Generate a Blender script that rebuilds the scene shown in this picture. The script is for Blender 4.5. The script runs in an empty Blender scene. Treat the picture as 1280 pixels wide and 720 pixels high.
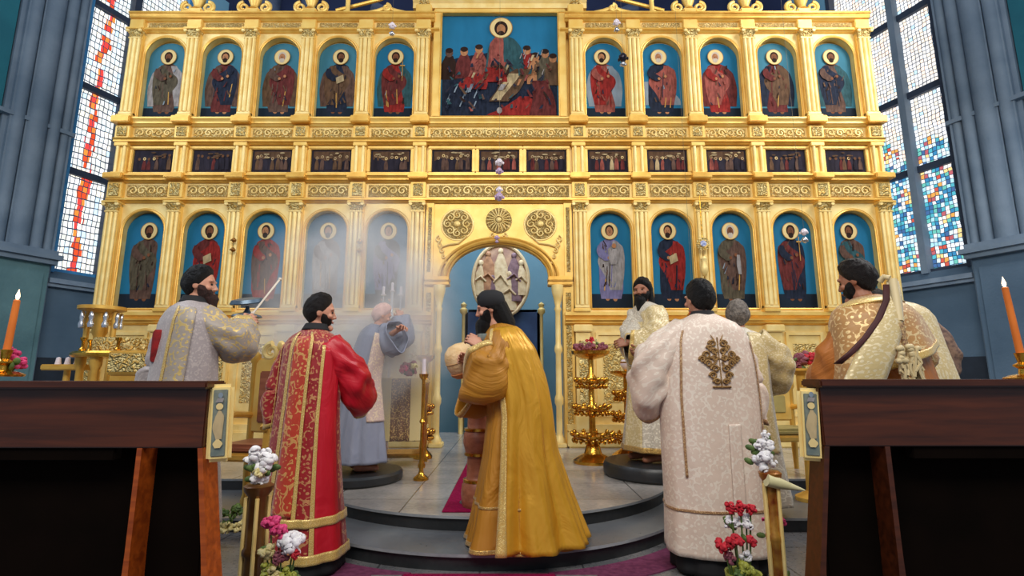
import bpy, math, random
from mathutils import Vector, Matrix, noise
random.seed(7)
SC = bpy.context.scene
COL = SC.collection
PI = math.pi

# ------------------------------------------------------------------ camera, world, light, exposure
FPX = 643.0
TH = math.atan(110 / 643)
CZ, CX = 1.14, .19
cam_d = bpy.data.cameras.new('camera')
cam = bpy.data.objects.new('camera', cam_d); COL.objects.link(cam)
cam_d.sensor_width = 36.0
cam_d.lens = 36.0 * FPX / 1280
cam.location = (CX, 0, CZ)
cam.rotation_euler = (PI / 2 + TH, 0, 0)
cam_d.clip_start = .05
SC.camera = cam
SC.view_settings.view_transform = 'Standard'
SC.view_settings.look = 'None'
SC.view_settings.gamma = 1
SC.view_settings.use_curve_mapping = False
SC.view_settings.exposure = 0.0
SC.cycles.max_bounces = 8
SC.cycles.volume_bounces = 1
SC.cycles.use_denoising = True

W = bpy.data.worlds.new('World'); SC.world = W; W.use_nodes = True
W.node_tree.nodes['Background'].inputs[0].default_value = (.50, .60, .75, 1)
W.node_tree.nodes['Background'].inputs[1].default_value = .46

def area(name, loc, target, sx, sy, power, col):
    d = bpy.data.lights.new(name, 'AREA'); d.shape = 'RECTANGLE'; d.size = sx; d.size_y = sy
    d.energy = power; d.color = col
    o = bpy.data.objects.new(name, d); COL.objects.link(o)
    o.location = loc
    o.rotation_euler = (Vector(target) - Vector(loc)).to_track_quat('-Z', 'Y').to_euler()
    return o
area('front_key_light', (0, -1.8, 6.6), (0, 7.0, 2.2), 8, 2.5, 590, (1, .95, .87))  # added key lamp high behind the camera, lighting the screen from the front
area('south_window_light', (6.4, 4.6, 7.0), (-1.5, 5.2, 1.0), 2.5, 3.5, 300, (1, .97, .95))
area('north_window_light', (-6.2, 4.6, 6.5), (1, 5, 1), 2.5, 3.5, 110, (.82, .9, 1))
area('hidden_apse_fill', (0, 7.9, 5.2), (0, 10.3, 2), 3.2, 1.2, 135, (.75, .88, 1))  # added lamp hidden behind the screen to brighten the altar room

# ------------------------------------------------------------------ pixel -> place at a given distance
def at(px, py, Y):
    a = math.atan((360 - py) / FPX) + TH
    z = Y * math.tan(a)
    d = Y * math.cos(TH) + z * math.sin(TH)
    return Vector((CX + (px - 640) * d / FPX, Y, CZ + z))

# ------------------------------------------------------------------ material helpers
class NT:
    def __init__(s, name):
        s.m = bpy.data.materials.new(name); s.m.use_nodes = True
        s.t = s.m.node_tree; s.t.nodes.clear()
        s.out = s.t.nodes.new('ShaderNodeOutputMaterial')
    def n(s, typ, props=None, **ins):
        nd = s.t.nodes.new('ShaderNode' + typ)
        for k, v in (props or {}).items(): setattr(nd, k, v)
        for k, v in ins.items():
            k2 = k.replace('_', ' ')
            if k[0] == 'i' and k[1:].isdigit(): sock = nd.inputs[int(k[1:])]
            else: sock = nd.inputs[k2]
            s.set(sock, v)
        return nd
    def set(s, sock, v):
        if isinstance(v, bpy.types.NodeSocket): s.t.links.new(v, sock)
        elif isinstance(v, bpy.types.Node): s.t.links.new(v.outputs[0], sock)
        elif isinstance(v, (tuple, list)) and len(v) == 3 and sock.type == 'RGBA': sock.default_value = (*v, 1)
        else: sock.default_value = v
    def math(s, op, a, b=None, c=None):
        nd = s.t.nodes.new('ShaderNodeMath'); nd.operation = op
        s.set(nd.inputs[0], a)
        if b is not None: s.set(nd.inputs[1], b)
        if c is not None: s.set(nd.inputs[2], c)
        return nd.outputs[0]
    def mix(s, f, a, b):
        nd = s.t.nodes.new('ShaderNodeMix'); nd.data_type = 'RGBA'
        s.set(nd.inputs[0], f); s.set(nd.inputs[6], a); s.set(nd.inputs[7], b)
        return nd.outputs[2]
    def ramp(s, f, stops, interp='LINEAR'):
        nd = s.t.nodes.new('ShaderNodeValToRGB'); nd.color_ramp.interpolation = interp
        e = nd.color_ramp.elements
        while len(e) < len(stops): e.new(.5)
        for i, (p, c) in enumerate(stops):
            e[i].position = p; e[i].color = (*c, 1) if len(c) == 3 else c
        s.set(nd.inputs[0], f); return nd.outputs[0]
    def coord(s, which='Object'):
        return s.n('TexCoord').outputs[which]

def srgb(r, g, b):
    f = lambda c: (c / 255 / 12.92) if c <= 10 else ((c / 255 + .055) / 1.055) ** 2.4
    return (f(r), f(g), f(b))

def mat(name, col, rough=.5, metal=0, col2=None, scale=8, bump=0, bscale=40, stretch=(1, 1, 1), coords='Object', spec=.5, sheen=0, vor=False, trans=0):
    t = NT(name)
    mp = t.n('Mapping', Vector=t.coord(coords), Scale=stretch)
    nz = t.n('TexNoise', Vector=mp, Scale=scale, Detail=4)
    col2 = col2 or tuple(c * .78 for c in col)
    c = t.mix(t.ramp(nz.outputs[0], [(.35, (0, 0, 0)), (.65, (1, 1, 1))]), col, col2)
    b = t.n('BsdfPrincipled', Base_Color=c, Roughness=rough, Metallic=metal)
    b.inputs['Specular IOR Level'].default_value = spec
    if sheen: b.inputs['Sheen Weight'].default_value = sheen
    if trans: b.inputs['Transmission Weight'].default_value = trans
    if bump:
        if vor: h = t.n('TexVoronoi', Vector=mp, Scale=bscale).outputs[0]
        else: h = t.n('TexNoise', Vector=mp, Scale=bscale, Detail=3).outputs[0]
        bn = t.n('Bump', Strength=bump, Distance=.02, Height=h)
        t.set(b.inputs['Normal'], bn)
    t.set(t.out.inputs[0], b)
    return t.m

GOLD = mat('gilded_wood', srgb(244, 208, 118), .42, .28, srgb(236, 190, 92), 5, .05, 30)
GOLD2 = mat('gilded_moulding', srgb(236, 190, 92), .36, .4, srgb(218, 164, 68), 6, .06, 50)
GOLDL = mat('pale_gilding', srgb(248, 222, 150), .45, .2, srgb(238, 204, 122), 6, .06, 40)
BRASS = mat('polished_brass', srgb(228, 176, 72), .2, .95, srgb(196, 138, 44), 9, .15, 40)
SILVER = mat('polished_silver', (.75, .76, .8), .18, .95)
def carved(name, a, b, sc=24):
    t = NT(name); co = t.coord()
    wn = t.n('TexNoise', Vector=co, Scale=9.0, Detail=2)
    w = t.n('VectorMath', {'operation': 'MULTIPLY_ADD'}, i0=wn.outputs[1], i1=(.16, .16, .16), i2=co)
    v = t.n('TexVoronoi', {'feature': 'SMOOTH_F1'}, Vector=w, Scale=sc)
    r = t.math('SINE', t.math('MULTIPLY', v.outputs[0], 14.0))
    c = t.mix(t.ramp(r, [(.2, (0, 0, 0)), (.8, (1, 1, 1))]), a, b)
    bs = t.n('BsdfPrincipled', Base_Color=c, Roughness=.42, Metallic=.25)
    t.set(bs.inputs['Normal'], t.n('Bump', Strength=.9, Distance=.03, Height=r))
    t.set(t.out.inputs[0], bs); return t.m
CARVE = carved('carved_gilt_ornament', srgb(248, 222, 148), srgb(226, 182, 92))
CARVE2 = carved('fine_carved_gilt', srgb(246, 218, 146), srgb(226, 184, 98), 40)

def wood(name, a, b, rough=.35, sc=3):
    t = NT(name); mp = t.n('Mapping', Vector=t.coord(), Scale=(sc * .4, sc * 6, sc * 6))
    nz = t.n('TexNoise', Vector=mp, Scale=2.0, Detail=6, Distortion=.6)
    c = t.mix(t.ramp(nz.outputs[0], [(.3, (0, 0, 0)), (.7, (1, 1, 1))]), a, b)
    bs = t.n('BsdfPrincipled', Base_Color=c, Roughness=rough)
    t.set(t.out.inputs[0], bs); return t.m
WOOD = wood('dark_varnished_wood', srgb(84, 38, 16), srgb(52, 22, 8), .35)
WOOD_LIT = wood('orange_lit_wood', srgb(178, 84, 24), srgb(126, 52, 14), .35)  # desk wood as light catches it: the orange glow is in the colour
WOOD_SHADE = mat('shaded_black_wood', srgb(14, 7, 4), .9, 0, srgb(8, 4, 2), 4, spec=.05)  # black of the unlit desk interior put into the colour
WOODR = wood('reddish_turned_wood', srgb(168, 104, 76), srgb(132, 72, 48), .4)

# ------------------------------------------------------------------ mesh helpers
class MB:
    def __init__(s): s.v = []; s.f = []; s.m = []; s.uv = {}
    def vert(s, p): s.v.append(tuple(p)); return len(s.v) - 1
    def face(s, idx, m=0): s.f.append(tuple(idx)); s.m.append(m)
    def box(s, x0, x1, y0, y1, z0, z1, m=0, bev=0, M4=None):
        if bev <= 0:
            c = [(x, y, z) for z in (z0, z1) for y in (y0, y1) for x in (x0, x1)]
            if M4: c = [M4 @ Vector(p) for p in c]
            b = len(s.v); s.v += [tuple(p) for p in c]
            for q in ((0, 2, 3, 1), (4, 5, 7, 6), (0, 1, 5, 4), (2, 6, 7, 3), (0, 4, 6, 2), (1, 3, 7, 5)):
                s.face([b + i for i in q], m)
            return
        import bmesh
        bm = bmesh.new(); bmesh.ops.create_cube(bm, size=1)
        for v in bm.verts:
            v.co = Vector(((x0 + x1) / 2 + v.co.x * (x1 - x0), (y0 + y1) / 2 + v.co.y * (y1 - y0), (z0 + z1) / 2 + v.co.z * (z1 - z0)))
        bmesh.ops.bevel(bm, geom=bm.edges[:], offset=bev, segments=2, affect='EDGES')
        s.bm(bm, m, M4); bm.free()
    def bm(s, bm, m=0, M4=None):
        b = len(s.v)
        bm.verts.index_update()
        for v in bm.verts: s.v.append(tuple(M4 @ v.co) if M4 else tuple(v.co))
        for f in bm.faces: s.face([b + v.index for v in f.verts], m)
    def rings(s, rs, m=0, closed=True, cap0=True, cap1=True):
        n = len(rs[0]); base = len(s.v)
        for r in rs: s.v += [tuple(p) for p in r]
        for i in range(len(rs) - 1):
            for j in range(n if closed else n - 1):
                k = (j + 1) % n
                s.face((base + i * n + j, base + i * n + k, base + (i + 1) * n + k, base + (i + 1) * n + j), m)
        if cap0: s.face([base + j for j in range(n)][::-1], m)
        if cap1: s.face([base + (len(rs) - 1) * n + j for j in range(n)], m)
    def lathe(s, prof, cx=0, cy=0, m=0, n=20, M4=None, z0=0):
        rs = []
        for r, z in prof:
            ring = [Vector((cx + max(r, 1e-4) * math.cos(2 * PI * j / n), cy + max(r, 1e-4) * math.sin(2 * PI * j / n), z0 + z)) for j in range(n)]
            if M4: ring = [M4 @ p for p in ring]
            rs.append(ring)
        s.rings(rs, m)
    def tube(s, pts, r, m=0, n=8, r1=None):
        pts = [Vector(p) for p in pts]; rs = []
        N = len(pts); up = Vector((0, 0, 1)); prev = None
        for i, p in enumerate(pts):
            d = (pts[min(i + 1, N - 1)] - pts[max(i - 1, 0)])
            if d.length < 1e-7: d = up.copy()
            d.normalize()
            if prev is None:
                a = d.cross(up)
                if a.length < .05: a = d.cross(Vector((1, 0, 0)))
            else:
                a = prev - d * prev.dot(d)
            a.normalize(); prev = a; b = d.cross(a)
            rr = r[i] if isinstance(r, (list, tuple)) else (r if r1 is None else r + (r1 - r) * i / max(1, N - 1))
            rs.append([p + a * math.cos(2 * PI * j / n) * rr + b * math.sin(2 * PI * j / n) * rr for j in range(n)])
        s.rings(rs, m)
    def ell(s, c, r, m=0, n=14, k=9, R=None):
        rs = []
        for i in range(1, k):
            ph = -PI / 2 + PI * i / k
            ring = []
            for j in range(n):
                v = Vector((math.cos(ph) * math.cos(2 * PI * j / n) * r[0], math.cos(ph) * math.sin(2 * PI * j / n) * r[1], math.sin(ph) * r[2]))
                if R: v = R @ v
                ring.append(Vector(c) + v)
            rs.append(ring)
        bot = Vector((0, 0, -r[2])); top = Vector((0, 0, r[2]))
        if R: bot = R @ bot; top = R @ top
        b0 = len(s.v); s.rings(rs, m, cap0=False, cap1=False)
        q0 = s.vert(Vector(c) + bot); q1 = s.vert(Vector(c) + top); L = len(rs) - 1
        for j in range(n):
            jj = (j + 1) % n
            s.face((b0 + jj, b0 + j, q0), m); s.face((b0 + L * n + j, b0 + L * n + jj, q1), m)
    def cap(s, p0, p1, r0, r1, m=0, n=12):
        p0, p1 = Vector(p0), Vector(p1); d = p1 - p0; L = d.length
        if L < 1e-6: d = Vector((0, 0, 1)); L = 1e-6
        d = d / L; a = d.orthogonal().normalized(); b = d.cross(a); rs = []
        for k in range(1, 5):
            t = PI / 2 * (1 - k / 4); rs.append((p0 - d * r0 * math.sin(t), r0 * math.cos(t)))
        for k in range(0, 4):
            t = PI / 2 * k / 4; rs.append((p1 + d * r1 * math.sin(t), r1 * math.cos(t)))
        s.rings([[c + (a * math.cos(2 * PI * j / n) + b * math.sin(2 * PI * j / n)) * r for j in range(n)] for c, r in rs], m)
    def prism(s, poly, y0, y1, m=0):
        """poly: list of (x,z) extruded from y0 (front) to y1"""
        n = len(poly); b = len(s.v)
        s.v += [(x, y0, z) for x, z in poly] + [(x, y1, z) for x, z in poly]
        s.face([b + i for i in range(n)], m); s.face([b + n + i for i in range(n)][::-1], m)
        for i in range(n):
            k = (i + 1) % n; s.face((b + i, b + n + i, b + n + k, b + k), m)
    def sweep_x(s, prof, x0, x1, m=0):
        """prof: closed list of (y,z) extruded along x"""
        n = len(prof); b = len(s.v)
        s.v += [(x0, y, z) for y, z in prof] + [(x1, y, z) for y, z in prof]
        s.face([b + i for i in range(n)], m); s.face([b + n + i for i in range(n)][::-1], m)
        for i in range(n):
            k = (i + 1) % n; s.face((b + i, b + n + i, b + n + k, b + k), m)
    def mesh(s, name, mats, smooth=None):
        me = bpy.data.meshes.new(name); me.from_pydata(s.v, [], s.f); 
        for x in (mats if isinstance(mats, (list, tuple)) else [mats]): me.materials.append(x)
        if any(s.m): me.polygons.foreach_set('material_index', s.m)
        me.update()
        import bmesh
        bm = bmesh.new(); bm.from_mesh(me); bmesh.ops.recalc_face_normals(bm, faces=bm.faces); bm.to_mesh(me); bm.free()
        if smooth is not None:
            me.polygons.foreach_set('use_smooth', [True] * len(me.polygons))
            if smooth < 3: me.set_sharp_from_angle(angle=smooth)
        return me
    def build(s, name, mats, parent=None, loc=(0, 0, 0), smooth=.7, rot=None):
        o = bpy.data.objects.new(name, s.mesh(name, mats, smooth)); COL.objects.link(o)
        o.location = loc
        if rot: o.rotation_euler = rot
        if parent: o.parent = parent
        return o

def thing(name, label, cat, loc=(0, 0, 0), rotz=0, group=None):
    o = bpy.data.objects.new(name, None); COL.objects.link(o); o.empty_display_size = .1
    o.location = loc; o.rotation_euler = (0, 0, rotz)
    return tag(o, label, cat, group)
def tag(o, label=None, cat=None, group=None, kind=None):
    if label: o['label'] = label
    if cat: o['category'] = cat
    if group: o['group'] = group
    if kind: o['kind'] = kind
    return o
def struct(o): o['kind'] = 'structure'; return o
def copy_tree(o, parent=None):
    c = o.copy(); COL.objects.link(c); c.parent = parent
    for ch in list(o.children): copy_tree(ch, c)
    return c
def smooth01(x): x = max(0, min(1, x)); return x * x * (3 - 2 * x)
def lerp(a, b, t): return a + (b - a) * t
# ------------------------------------------------------------------ setting: floor, steps, walls, windows
def stone(name, a, b, rough, tile=None):
    t = NT(name); co = t.coord()
    nz = t.n('TexNoise', Vector=co, Scale=2.2, Detail=6)
    n2 = t.n('TexNoise', Vector=co, Scale=30.0, Detail=3)
    f = t.math('ADD', t.math('MULTIPLY', nz.outputs[0], .75), t.math('MULTIPLY', n2.outputs[0], .25))
    c = t.mix(t.ramp(f, [(.38, (0, 0, 0)), (.62, (1, 1, 1))]), a, b)
    if tile:
        br = t.n('TexBrick', {'offset': 0.0}, Vector=co, Scale=1.0, Mortar_Size=.006, Brick_Width=tile, Row_Height=tile)
        c = t.mix(br.outputs['Fac'], c, tuple(x * .45 for x in a))
    bs = t.n('BsdfPrincipled', Base_Color=c, Roughness=t.math('ADD', t.math('MULTIPLY', n2.outputs[0], .15), rough - .07))
    t.set(t.out.inputs[0], bs); return t.m
FLOORM = stone('grey_floor_stone', srgb(88, 90, 94), srgb(120, 118, 118), .28, .62)
STEPM = stone('polished_platform_stone', srgb(140, 136, 132), srgb(174, 168, 162), .22, .6)
TREADM = stone('dark_step_stone', srgb(86, 90, 96), srgb(112, 116, 120), .3)
RISERM = stone('black_riser_stone', srgb(30, 32, 34), srgb(44, 46, 48), .35)
CARPET = mat('crimson_carpet', srgb(150, 22, 72), .95, 0, srgb(124, 14, 58), 60, .3, 300, spec=.1)
CARPETG = mat('faded_mauve_carpet', srgb(120, 62, 92), .95, 0, srgb(98, 48, 76), 30, .3, 300, spec=.1)
RUGG = mat('grey_runner_border', srgb(128, 122, 122), .9, 0, srgb(104, 100, 102), 20, .2, 200, spec=.1)

m = MB(); m.box(-12, 12, -2, 12, -.1, 0); struct(m.build('floor', FLOORM, smooth=None))
def platform(name, z0, z1, R, yc, sideY, mats):
    m = MB(); pts = []
    n = 64; xs = math.sqrt(max(0, R * R - (yc - sideY) ** 2)) if sideY is not None else None
    a0 = math.asin((yc - sideY) / R)
    for i in range(n + 1):
        a = PI + a0 + (PI - 2 * a0) * i / n
        pts.append((R * math.cos(a), yc + R * math.sin(a)))
    poly = [(-7, sideY)] + pts + [(7, sideY), (7, 9), (-7, 9)]
    nose = .02
    b = len(m.v); k = len(poly)
    m.v += [(x, y, z1) for x, y in poly] + [(x, y, z1 - .018) for x, y in poly]
    ins = []
    for i, (x, y) in enumerate(poly):
        if y < 8: 
            if abs(x) < 6.9: d = Vector((x, y - yc)).normalized() * nose; ins.append((x - d.x, y - d.y))
            else: ins.append((x, y + nose))
        else: ins.append((x, y))
    m.v += [(x, y, z1 - .018) for x, y in ins] + [(x, y, z0) for x, y in ins]
    m.face([b + i for i in range(k)], 0)
    for i in range(k):
        j = (i + 1) % k
        m.face((b + i, b + k + i, b + k + j, b + j), 2)
        m.face((b + k + i, b + 2 * k + i, b + 2 * k + j, b + k + j), 1)
        m.face((b + 2 * k + i, b + 3 * k + i, b + 3 * k + j, b + 2 * k + j), 1)
    return struct(m.build(name, mats, smooth=None))
EDGEM = stone('worn_step_edge', srgb(150, 154, 158), srgb(120, 124, 128), .3)
platform('floor_lower_step', 0, .1, 1.72, 4.98, 4.05, [TREADM, RISERM, EDGEM])
platform('floor_upper_step', .1, .2, 1.72, 5.42, 5.0, [STEPM, RISERM, EDGEM])

# carpets
m = MB(); m.box(-.30, .27, 3.80, 9.2, .2, .212, bev=.004)
tag(m.build('carpet_runner', CARPET, smooth=None), 'crimson carpet runner on the round platform leading to the arched doorway', 'carpet')
m = MB(); m.box(-.44, .44, .4, 3.22, 0, .012, bev=.004)
c = tag(m.build('carpet_runner', CARPET, smooth=None), 'crimson carpet strip on the lower floor in front of the black step', 'carpet')
m = MB(); m.box(-.62, -.445, .4, 3.2, 0, .010); m.box(.445, .68, .4, 3.2, 0, .010); m.build('border', RUGG, c, smooth=None)
m = MB()
for sg in (-1, 1):
    rs = []
    for i in range(25):
        a = math.radians(13 + 42 * i / 24)
        o_, i_ = 2.02, 1.78
        rs.append([(sg * o_ * math.sin(a), 4.98 - o_ * math.cos(a), z) for z in (0, .008)] + [(sg * i_ * math.sin(a), 4.98 - i_ * math.cos(a), z) for z in (.008, 0)])
    m.rings(rs); m.build('curved_border', CARPETG, c, smooth=None); m = MB()


WALLM = mat('slate_blue_wall', srgb(96, 120, 142), .8, 0, srgb(80, 104, 126), 1.2, .2, 30)
WALLT = mat('teal_wall', srgb(34, 118, 134), .8, 0, srgb(26, 102, 120), 1, .2, 30)
PIERM = mat('grey_blue_pier_stone', srgb(132, 150, 168), .7, 0, srgb(108, 128, 148), 1.5, .25, 25)
PIERT = mat('grey_teal_pier_base', srgb(104, 142, 148), .7, 0, srgb(84, 120, 128), 1.5, .25, 25)
LBLUE = mat('pale_blue_wall', srgb(130, 186, 214), .8, 0, srgb(112, 168, 200), 1, .1, 30)
NAVY = mat('navy_vault', srgb(38, 52, 92), .8, 0, srgb(28, 40, 76), 1, .1, 30)
APSE = mat('blue_apse_wall', srgb(112, 152, 172), .8, 0, srgb(98, 138, 160), 1, .1, 30)
SILLM = mat('pale_sill_stone', srgb(150, 168, 188), .6, 0, srgb(128, 148, 170), 4, .2, 40)
FRAMEM = mat('dark_window_bar', srgb(52, 66, 88), .6)
BLUEF = mat('blue_window_reveal', srgb(70, 160, 225), .5)

def glassm(name, left):
    t = NT(name); co = t.coord()
    cw, ch = (.075, .12) if left else (.062, .075)
    sep = t.n('SeparateXYZ', Vector=co)
    X, Z = sep.outputs[0], sep.outputs[2]
    wob = t.n('TexNoise', Vector=co, Scale=5.0)
    X = t.math('ADD', X, t.math('MULTIPLY', wob.outputs[0], .05)); Z = t.math('ADD', Z, t.math('MULTIPLY', wob.outputs[0], .08))
    gx = t.math('DIVIDE', X, cw); gz = t.math('DIVIDE', Z, ch)
    cell = t.n('CombineXYZ', X=t.math('FLOOR', gx), Y=t.math('FLOOR', gz), Z=0.0)
    wn = t.n('TexWhiteNoise', {'noise_dimensions': '3D'}, Vector=cell)
    fx = t.math('ABSOLUTE', t.math('SUBTRACT', t.math('FRACT', gx), .5)); fz = t.math('ABSOLUTE', t.math('SUBTRACT', t.math('FRACT', gz), .5))
    lead = t.math('GREATER_THAN', t.math('MAXIMUM', fx, fz), .42)
    cl = t.n('VectorMath', {'operation': 'MULTIPLY'}, i0=cell, i1=(cw, ch, 1))
    big = t.n('TexNoise', Vector=cl, Scale=2.6, Detail=2)
    big2 = t.n('TexNoise', Vector=cl, Scale=1.7, Detail=1)
    r = wn.outputs[0]
    white = t.ramp(r, [(0, (.95, .97, .92)), (.3, (1, 1, 1)), (.55, (.80, .93, .96)), (.8, (.97, .90, .72)), (.93, (.52, .70, .85))], 'CONSTANT')
    if left:
        red = t.ramp(r, [(0, (.9, .10, .03)), (.35, (.95, .28, .05)), (.6, (.95, .06, .05)), (.85, (1, .8, .7))], 'CONSTANT')
        d = t.math('ABSOLUTE', t.math('SUBTRACT', t.math('ADD', X, t.math('MULTIPLY', big2.outputs[0], .35)), .62))
        isr = t.math('LESS_THAN', t.math('ADD', d, t.math('MULTIPLY', r, .05)), .085)
        c = t.mix(isr, white, red); stren = 1.35
    else:
        blues = t.ramp(r, [(0, (.06, .30, .58)), (.16, (.10, .50, .62)), (.3, (.70, .88, .98)), (.46, (.06, .14, .32)), (.56, (.92, .95, 1)), (.74, (.35, .62, .78)), (.88, (.12, .42, .36))], 'CONSTANT')
        reds = t.ramp(r, [(0, (.72, .12, .08)), (.22, (.92, .42, .10)), (.42, (.95, .68, .28)), (.58, (1, .92, .85)), (.8, (.40, .10, .12)), (.9, (.5, .7, .85))], 'CONSTANT')
        pale = t.ramp(r, [(0, (1, .98, .95)), (.4, (1, .88, .72)), (.6, (.95, .97, 1)), (.8, (.98, .75, .6)), (.93, (.45, .65, .8))], 'CONSTANT')
        low = t.mix(t.math('GREATER_THAN', big.outputs[0], .56), blues, reds)
        # height on the window: colourful below, pale above
        zf = t.math('MULTIPLY_ADD', big2.outputs[0], 2.4, t.math('MULTIPLY', Z, -1.0))
        c = t.mix(t.math('GREATER_THAN', zf, -4.2), pale, low); stren = 1.35
    c = t.mix(lead, c, (.03, .05, .09))
    e = t.n('Emission', Color=c, Strength=t.math('MULTIPLY', t.math('ADD', t.math('MULTIPLY', r, .5), .75), stren))
    t.set(t.out.inputs[0], e); return t.m
GL, GR = glassm('leaded_glass_white_red', True), glassm('leaded_glass_blue_orange', False)

def side(A, u, sgn, lights, bars, mulls, gl, idx, nm, zt=10.2):
    ang = math.atan2(u[1], u[0]); rt = (0, 0, ang)
    L = (A[0], A[1], 0)
    # in local frame x = along the wall towards the nave, y = sideways; q = sign that points into the room
    q = -1 if sgn > 0 else 1
    def bx(m, s0, s1, d0, d1, z0, z1, mi=0): m.box(s0, s1, min(q * d0, q * d1), max(q * d0, q * d1), z0, z1, mi)
    smin, smax = min(l[0] for l in lights), max(l[1] for l in lights)
    zb = 2.95
    w = MB()
    bx(w, smax + .06, 2.5, -.5, 0, 0, zt); bx(w, smin - .1, smax + .06, -.5, 0, 0, 2.72)
    bx(w, smin - .1, smax + .06, -.5, -.06, 2.72, zb)
    struct(w.build('wall_' + nm, WALLM, loc=L, rot=rt, smooth=None))
    w = MB(); bx(w, smin - .95, smin - .1, -.5, .0, 0, zt); struct(w.build('wall_%s_apse' % nm, LBLUE, loc=L, rot=rt, smooth=None))
    w = MB(); bx(w, smin - 1.6, smin - .95, -.5, .12, 0, zt); bx(w, smin - 3.2, smin - 1.6, -.5, 0, 0, zt)
    struct(w.build('wall_%s_return' % nm, NAVY, loc=L, rot=rt, smooth=None))
    r = bpy.data.objects.new('window_%d' % idx, None); COL.objects.link(r); r.location = L; r.rotation_euler = rt; struct(r)
    for (a, b) in lights:
        g = MB(); bx(g, a - .02, b + .02, -.22, -.20, zb, zt); g.build('window_glass', gl, r, smooth=None)
    g = MB()
    for z in bars:
        bx(g, smin - .02, smax + .02, -.24, -.12, z - .06, z + .06)
    g.build('window_bar', FRAMEM, r, smooth=None)
    for (a, b) in mulls:
        g = MB(); bx(g, a, b, -.26, -.02, zb - .02, zt); g.build('window_mullion', PIERM if nm == 'right' else FRAMEM, r, smooth=None)
    g = MB()
    bx(g, smin - .1, smin - .02, -.3, -.02, zb - .02, zt); bx(g, smax + .0, smax + .06, -.3, -.02, zb - .02, zt)
    bx(g, smin - .1, smax + .06, -.26, -.1, zb - .06, zb + .06)
    g.build('window_frame', BLUEF if nm == 'left' else FRAMEM, r, smooth=None)
    g = MB(); bx(g, smin - .1, smax + .12, -.1, .14, 2.72, 2.80); bx(g, smin - .1, smax + .12, -.1, .09, 2.66, 2.72)
    g.build('window_sill', SILLM, r, smooth=None)
    # clustered pier on the nave side of the window
    p = MB()
    s0 = smax + .12
    bx(p, s0, s0 + .95, -.02, .10, 0, zt)
    for k, (ds, rad, dd) in enumerate([(.10, .07, .10), (.28, .09, .14), (.52, .15, .12), (.78, .09, .14)]):
        p.lathe([(rad, 3.15), (rad, zt)], s0 + ds, q * dd, n=16)
    for k in range(5):
        bx(p, s0 + .02 + k * .21, s0 + .05 + k * .21, .08, .17, 3.2, zt)
    struct(p.build('wall_%s_pier' % nm, PIERM, loc=L, rot=rt, smooth=.6))
    p = MB()
    for z0, z1, d, e in ((3.0, 3.08, .30, .06), (3.08, 3.16, .36, .10), (3.16, 3.24, .28, .05)):
        bx(p, s0 - e + .06, s0 + 1.1 + e, 0, d, z0, z1)
    bx(p, s0 - .02, s0 + 1.1, 0, .2, 5.35, 5.42)
    struct(p.build('trim_pier_%s' % nm, PIERM, loc=L, rot=rt, smooth=None))
    p = MB(); bx(p, s0 + .06, s0 + 1.1, 0, .2, 0, 3.0)
    bx(p, s0 + .14, s0 + 1.0, .2, .225, .6, 2.85)
    struct(p.build('wall_%s_pier_base' % nm, PIERT if nm == 'left' else WALLM, loc=L, rot=rt, smooth=None))
    p = MB(); bx(p, s0 + .97, 2.5 + 1.4, -.02, .06, 0, zt); struct(p.build('wall_%s_nave' % nm, WALLT, loc=L, rot=rt, smooth=None))
    p = MB(); bx(p, -.6, smax + .3, 0, .05, 0, 1.45); struct(p.build('wall_%s_dado' % nm, mat('dark_dado_%s' % nm, srgb(40, 50, 64), .7), loc=L, rot=rt, smooth=None))
side((-7.5, 9.5), (-.37, -.929), -1, [(-1.0, -.06), (.07, .76)], [4.85, 6.55, 8.3], [(-.06, .07)], GL, 1, 'left')
side((7.26, 9.5), (.383, -.924), 1, [(-.5, .55), (.66, 1.24)], [4.87, 6.33, 7.95], [(.55, .66)], GR, 2, 'right')
# apse behind the screen
m = MB()
m.box(-2.2, 2.2, 10.6, 10.8, 0, 4.6, 0)
struct(m.build('wall_altar', APSE, smooth=None))
m = MB(); m.box(-8, 8, 12.2, 12.4, 0, 13); struct(m.build('wall_apse', NAVY, smooth=None))
RIBM = mat('vault_rib_stone', srgb(96, 112, 140), .7, 0, srgb(70, 86, 116), 3)
for i, (a, b, r) in enumerate([((-6.2, 12.1, 6), (-6.2, 12.1, 13), .28), ((-5.2, 12.1, 6), (-5.2, 12.1, 13), .16), ((6.2, 12.1, 6), (6.2, 12.1, 13), .28), ((5.0, 12.1, 6), (5.0, 12.1, 13), .16),
    ((-3.4, 12, 10.6), (.2, 11.5, 8.4), .16), ((3.4, 12, 10.6), (-.2, 11.5, 8.4), .16), ((0, 12, 7), (0, 12, 13), .14)]):
    m = MB(); m.tube([a, b], r, n=12); struct(m.build('wall_apse_rib', RIBM))

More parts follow.
